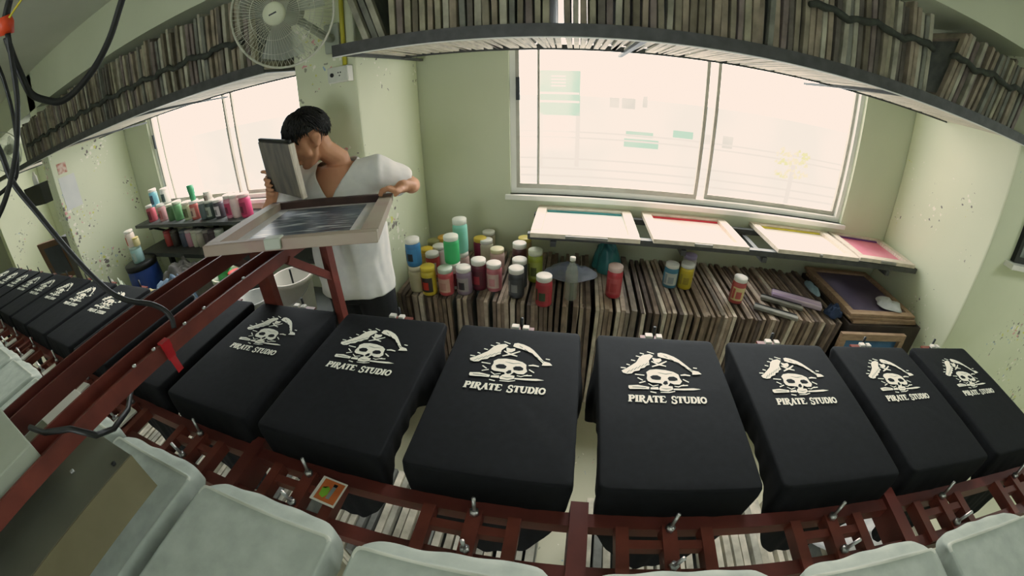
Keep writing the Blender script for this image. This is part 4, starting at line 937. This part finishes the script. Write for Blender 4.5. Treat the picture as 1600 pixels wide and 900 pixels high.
# T-shirt: fused torso and sleeves, V neck cut out, hem and sleeve ends opened
tm = MB()
torso(tm, [(TX-.015,TY,.835,.198,.135,RO),(TX-.012,TY,.90,.193,.132,RO),(TX-.008,TY,1.02,.186,.128,RO),(TX,TY-.003,1.15,.182,.126,RO),(TX,TY-.006,1.27,.188,.130,RO),(TX,TY-.006,1.37,.186,.122,RO),(TX,TY,1.43,.150,.098,RO),(TX,TY+.004,1.468,.100,.078,RO),(TX,TY+.004,1.49,.08,.066,RO)], 36)
tm.tube([(TX+.10,TY,1.395), LS+Vector((.0,0,.0)), LS.lerp(LE,.40), LS.lerp(LE,.72)], [.082,.079,.072,.070], n=18)
tm.tube([(TX-.10,TY,1.395), RS, RS.lerp(RE,.40), RS.lerp(RE,.72)], [.082,.079,.072,.070], n=18)
me = settle(tm, .0065, 6, .5); bm = bmesh.new(); bm.from_mesh(me)
cR, sR = math.cos(RO), math.sin(RO); kill = []
for f in bm.faces:
    c = f.calc_center_median(); lx = (c.x-TX)*cR+(c.y-TY)*sR; ly = -(c.x-TX)*sR+(c.y-TY)*cR
    vee = ly < -.005 and c.z > 1.325+abs(lx)*1.50 and abs(lx) < .098
    neck = math.hypot(lx/.088, (ly-.004)/.074) < 1 and c.z > 1.42
    hem = c.z < .842
    sl = False
    for S_, E2 in ((LS, LE), (RS, RE)):
        dd = (E2-S_); t = (c-S_).dot(dd)/dd.length_squared
        if t > .705 and (c-S_.lerp(E2, t)).length < .10: sl = True
    if vee or neck or hem or sl: kill.append(f)
bmesh.ops.delete(bm, geom=kill, context='FACES')
for v in bm.verts:        # soft folds
    q = v.co; d = Vector((q.x-TX, q.y-TY, 0))
    if d.length > .05: v.co = q + d.normalized()*(.015*noise.noise(Vector((q.x*13, q.y*13, q.z*3.5)))+ .007*noise.noise(Vector((q.x*24, q.y*24, q.z*7)))) * (1.2 if q.z < 1.15 else .6)
for _ in range(10):     # tidy the cut edges
    new = {}
    for v in bm.verts:
        if v.is_boundary:
            nb = [e.other_vert(v).co for e in v.link_edges if e.is_boundary]
            if len(nb) == 2: new[v] = v.co*.4+(nb[0]+nb[1])*.3
    for v, c in new.items(): v.co = c
bm.to_mesh(me); bm.free(); me.materials.clear(); me.materials.append(m_tee)
to = link('tshirt', me, man); md = to.modifiers.new('thick', 'SOLIDIFY'); md.thickness = .003; md.offset = 1
# trousers
tr = MB(); torso(tr, [(TX-.01,TY,.80,.172,.122,RO),(TX-.01,TY,.96,.166,.116,RO)])
for s, fx in ((1, TX+.10), (-1, TX-.115)): tr.tube([(TX+s*.08,TY,.84),(fx,TY-.01,.50),(fx+s*.01,TY+.02,.07)], [.105,.078,.066], n=16)
me = settle(tr, .009, 4, .5); me.materials.clear(); me.materials.append(m_trouser); link('trousers', me, man)
for s, fx in ((1, TX+.10), (-1, TX-.115)):
    b = MB(); b.box((fx+s*.015-.05,TY-.165,.0),(fx+s*.015+.05,TY+.085,.085), bev=.03); b.build('shoe', m_blk, man)
# the squeegee itself
t_ = thing('squeegee', 'grey wooden squeegee held upright in the hand of the worker', 'squeegee', sq_o)
b = MB(); b.box((0,-.002,0),(sw-.022,.016,shh), 0, SM, bev=.003); child_at(b.build('handle', mat('ink_stained_wood', srgb(128,120,108), .6, srgb(88,84,84), 7, stretch=(4,1,.8))), t_)
b = MB(); b.box((sw-.0215,-.003,0),(sw-.008,.017,shh), 0, SM); child_at(b.build('edge_strip', m_pine), t_)
b = MB(); b.box((.004,.0,shh+.0005),(sw*.92,.015,shh+.014), 0, SM, bev=.003); child_at(b.build('blade', m_rubber), t_)

# ================================================================== FANS, CONDUIT, SOCKET
def fan(label, p, axis, mount_y, up_arm=True):
    ax = Vector(axis).normalized(); t = thing('wall_fan', label, 'fan', p); p = Vector(p)
    x = Vector((0,0,1)).cross(ax).normalized(); y = ax.cross(x)
    M = Matrix(((x.x,y.x,ax.x,0),(x.y,y.y,ax.y,0),(x.z,y.z,ax.z,0),(0,0,0,1)))
    m_cage = mat('fan_cage_wire', srgb(196,196,176), .4, srgb(176,176,158), 8)
    Rr = .212
    def ring(r, z, w): 
        b_ = MB(); b_.tube([M @ Vector((r*math.cos(a), r*math.sin(a), z)) for a in [2*PI*k/48 for k in range(49)]], w, n=6, caps=False); return b_
    ring(Rr, 0, .005).build('outer_ring', m_cage, t)
    for nm, sg in (('front_grille', 1), ('rear_grille', -1)):
        b_ = MB()
        for k in range(72):
            a = 2*PI*k/72; c, s = math.cos(a), math.sin(a)
            b_.tube([M @ Vector((c*r, s*r, sg*z)) for r, z in ((.042,.062),(.10,.060),(.17,.045),(.205,.02),(Rr,.0))], .0008, n=4, caps=False)
        for r, z in ((.10,.0605),(.155,.050)): b_.tube([M @ Vector((r*math.cos(a), r*math.sin(a), sg*z)) for a in [2*PI*k/40 for k in range(41)]], .0012, n=4, caps=False)
        b_.build(nm, m_cage, t)
    hub = MB().lathe([(.045,.052),(.045,.062),(.038,.070),(0,.072)], n=24, M=M).build('hub_badge', mat('fan_badge', srgb(206,210,180), .4), t)
    MB().box((-.016,-.003,.0722),(.016,.003,.0726), 0, M @ Matrix.Rotation(.25, 4, 'Z')).build('badge_mark', m_blk, hub)
    m_bl = mat('fan_blade_plastic', srgb(150,154,140), .4); m_bl.node_tree.nodes['Principled BSDF'].inputs['Alpha'].default_value = .55
    for k in range(3):
        b_ = MB(); vs = []; n = 10
        for i in range(n+1):
            r = .03+.155*i/n; w0 = -.55+.12*i/n; w1 = .35+.25*math.sin(i/n*PI*.8)
            vs += [(r*math.cos(w0), r*math.sin(w0), .018), (r*math.cos((w0+w1)/2), r*math.sin((w0+w1)/2), .004), (r*math.cos(w1), r*math.sin(w1), -.018)]
        fs = []
        for i in range(n):
            for j in range(2): fs.append((3*i+j, 3*i+3+j, 3*i+4+j, 3*i+1+j))
        b_.add(vs, fs, 0, True, M @ Matrix.Rotation(2*PI*k/3+.4, 4, 'Z')); b_.build('blade', m_bl, t)
    MB().lathe([(0,-.15),(.045,-.145),(.055,-.10),(.055,-.066),(.03,-.062)], n=20, M=M).build('motor_housing', m_paint, t)
    e = M @ Vector((0,0,-.13)); w = Vector((e.x+.015, mount_y-p.y-.001, e.z-.10))
    b_ = MB(); b_.tube([e, e+Vector((0,.04,-.03)), Vector((w.x, w.y-.05, w.z)), w], [.018,.018,.02,.022], n=12); b_.build('arm', m_paint, t)
    MB().box((w.x-.04, w.y-.02, w.z-.07), (w.x+.04, w.y, w.z+.07), bev=.006).build('wall_plate', m_paint, t)
    return t
pf = at_y(438, 21, 1.27)
fan('pale grey wall fan with round cage on the middle pillar', pf, (.28,-.95,-.16), 1.66)
pf = at_y(8, 238, 1.33); fan('pale grey wall fan at the far left end of the overhead shelf', (pf.x, pf.y, pf.z), (.62,-.75,-.2), 1.5)
p0, p1 = at_y(534, 0, 1.64), at_y(537, 95, 1.64)
tag(MB().tube([(p1.x,1.648,1.905),(p1.x,1.648,2.388)], .011, n=10).build('conduit', m_yellow), 'yellow vertical conduit on the middle pillar above the socket', 'conduit')
pA, pB = at_y(512,107,1.62), at_y(546,126,1.62)
t_ = thing('wall_socket', 'white electrical socket box on the middle pillar below the yellow conduit', 'socket', ((pA.x+pB.x)/2, 1.66, (pA.z+pB.z)/2))
hw, hh = (pB.x-pA.x)/2, (pA.z-pB.z)/2
MB().box((-hw,-.045,-hh),(hw,-.0005,hh), bev=.003).build('back_box', m_white, t_)
MB().box((-hw+.003,-.05,-hh+.003),(hw-.003,-.0455,hh-.003)).build('face_plate', mat('socket_plate', srgb(206,208,192), .5), t_)
MB().lathe([(.010,0),(.010,.004),(0,.004)], n=12, M=Matrix.Translation((-.028,-.0505,0)) @ Matrix.Rotation(PI/2,4,'X')).build('round_knob', m_blk, t_)
for dx, dz in ((.006,.008),(.018,.008),(.012,-.006)): MB().box((dx-.003,-.0515,dz-.003),(dx+.003,-.0503,dz+.003)).build('pin_hole', m_blk, t_)
# framed picture on the right wall
t_ = thing('framed_picture', 'black framed picture at the right edge of the right wall', 'picture', (3.05, 1.5, 1.30))
MB().box((-.36,-.03,0),(.36,-.0005,.50)).build('frame', m_blk, t_)
MB().box((-.32,-.0335,.04),(.32,-.0305,.46)).build('picture_panel', mat('grey_picture', srgb(150,156,150), .3, srgb(60,66,64), 6), t_)
MB().box((-.42,-.07,-.035),(.42,-.0005,-.004)).build('ledge', m_white, t_)

# ================================================================== CABLES
def px_path(L, dist):
    n = len(L); ds = dist if isinstance(dist, (list, tuple)) else [dist]*n
    P = [EYE + ray(u, v)*d for (u, v), d in zip(L, ds)]
    out = []
    for i in range(n-1):
        a, b2, c, d = P[max(i-1,0)], P[i], P[i+1], P[min(i+2,n-1)]
        for k in range(5):
            t = k/5; out.append(.5*((2*b2)+(c-a)*t+(2*a-5*b2+4*c-d)*t*t+(3*b2-a-3*c+d)*t**3))
    return out + [P[-1]]
def cable(label, L, dist, r, m=None):
    tag(MB().tube(px_path(L, dist), r, n=10).build('power_cable', m or m_rubber), label, 'cable')
cable('thick black cable looping down from the ceiling at the upper left', [(215,-90),(203,-40),(188,8),(172,58),(150,102),(122,138),(96,158),(70,156),(48,146),(34,120),(20,88),(10,58)], 1.15, .0085)
cable('black cable hanging down the far left edge', [(12,52),(20,105),(27,160),(26,225),(18,275),(8,312),(-4,340),(-20,370)], 1.13, .0065)
cable('black cable running down from the left edge to the red carriage rail', [(-30,180),(0,236),(20,285),(60,335),(110,395),(150,437),(178,460),(205,471),(235,475),(256,484),(268,497),(272,513)], [1.2,1.2,1.2,1.2,1.2,1.2,1.2,1.2,1.2,1.2,1.2,1.2], .0075)
cable('thin black cable crossing the others at the far left', [(-10,310),(12,292),(27,268),(22,190),(4,120),(-20,70)], 1.22, .005)
cable('black cable dropping from above into the orange connector', [(30,-60),(20,-20),(12,12),(8,30)], 1.15, .008)
tag(MB().tube([EYE+ray(5,26)*1.15, EYE+ray(8,36)*1.15, EYE+ray(11,54)*1.15], [.017,.020,.016], n=14).build('cable_connector', m_orange), 'orange plug connector joining black cables at the upper left corner', 'connector')
cable('thin yellow cord running up from the orange connector', [(14,28),(26,10),(38,-8),(60,-50)], 1.12, .0022, m_yellow)
lp = [at_z(u, v, z) for u, v, z in ((47,668,1.29),(70,676,1.28),(110,670,1.285),(150,680,1.27),(178,670,1.20),(200,640,1.16),(207,600,1.14))]
tag(MB().tube(lp, .0075, n=10).build('power_cable', m_rubber), 'black cable looping from the control box over the rails', 'cable')

# ================================================================== LIGHT AND CAMERA
w = bpy.data.worlds.new('World'); scn.world = w; w.use_nodes = True
bg = w.node_tree.nodes['Background']; bg.inputs['Color'].default_value = (1, .985, .95, 1); bg.inputs['Strength'].default_value = 6.0
def lamp(kind, name, loc, energy, color, rot=None, target=None, **kw):
    l = bpy.data.lights.new(name, kind); l.energy = energy; l.color = color
    for k, v in kw.items(): setattr(l, k, v)
    o = bpy.data.objects.new(name, l); COL.objects.link(o); o.location = loc
    if target is not None: o.rotation_euler = (Vector(target)-Vector(loc)).to_track_quat('-Z', 'Y').to_euler()
    return o
lamp('SUN', 'daylight', (0, 8, 8), 8.0, (1, .95, .88), target=(-.3, 0, 1.2), angle=math.radians(60))
lamp('AREA', 'fill_light', (.6,-1.0,2.66), 6, (.97, 1, .90), target=(.6,-.6,0), shape='RECTANGLE', size=1.2, size_y=.4)  # unseen fill added to brighten the room, no fixture modelled
lamp('AREA', 'fill_light', (4.1,.1,2.66), 26, (.98, 1, .92), target=(3.9,.3,0), shape='RECTANGLE', size=.9, size_y=.3)  # unseen fill added to brighten the right wall and table end
lamp('AREA', 'fill_light', (-3.2,-1.0,2.66), 6, (.97, 1, .90), target=(-3.2,-.6,0), shape='RECTANGLE', size=1.2, size_y=.4)  # unseen fill added over the left side of the room
cam = bpy.data.cameras.new('camera'); co = bpy.data.objects.new('camera', cam); COL.objects.link(co); scn.camera = co
Bk = -FWD
co.matrix_world = Matrix(((RIGHT.x,UP.x,Bk.x,EYE.x),(RIGHT.y,UP.y,Bk.y,EYE.y),(RIGHT.z,UP.z,Bk.z,EYE.z),(0,0,0,1)))
cam.type = 'PANO'; cam.sensor_fit = 'HORIZONTAL'; cam.sensor_width = 36; cam.clip_start = .01
pc = cam if hasattr(cam, 'panorama_type') else cam.cycles
pc.panorama_type = 'FISHEYE_LENS_POLYNOMIAL'; pc.fisheye_fov = math.radians(200)
pc.fisheye_polynomial_k0 = 0; pc.fisheye_polynomial_k1 = -0.07239215; pc.fisheye_polynomial_k2 = -9.45302e-05; pc.fisheye_polynomial_k3 = 1.75578508e-05; pc.fisheye_polynomial_k4 = 1.8125e-08
scn.view_settings.view_transform = 'Standard'; scn.view_settings.look = 'None'; scn.view_settings.exposure = 0; scn.view_settings.gamma = 1
scn.cycles.max_bounces = 8; scn.cycles.diffuse_bounces = 4; scn.cycles.transparent_max_bounces = 16
scn.cycles.use_denoising = True

scn.view_settings.use_curve_mapping = True
cm = scn.view_settings.curve_mapping; cm.extend = 'HORIZONTAL'; cm.use_clip = True; cm.clip_max_x = 2.0
for k, pts in enumerate((((0,.0),(.5,.5),(1.0,.86),(1.7,.99)), ((0,.0),(.5,.5),(1.0,.77),(1.7,.838)), ((0,.0),(.46,.46),(1.0,.68),(1.7,.728)))):
    c = cm.curves[k]
    while len(c.points) > 2: c.points.remove(c.points[1])
    c.points[0].location = pts[0]; c.points[1].location = pts[-1]
    for q in pts[1:-1]: c.points.new(*q)
cm.update()
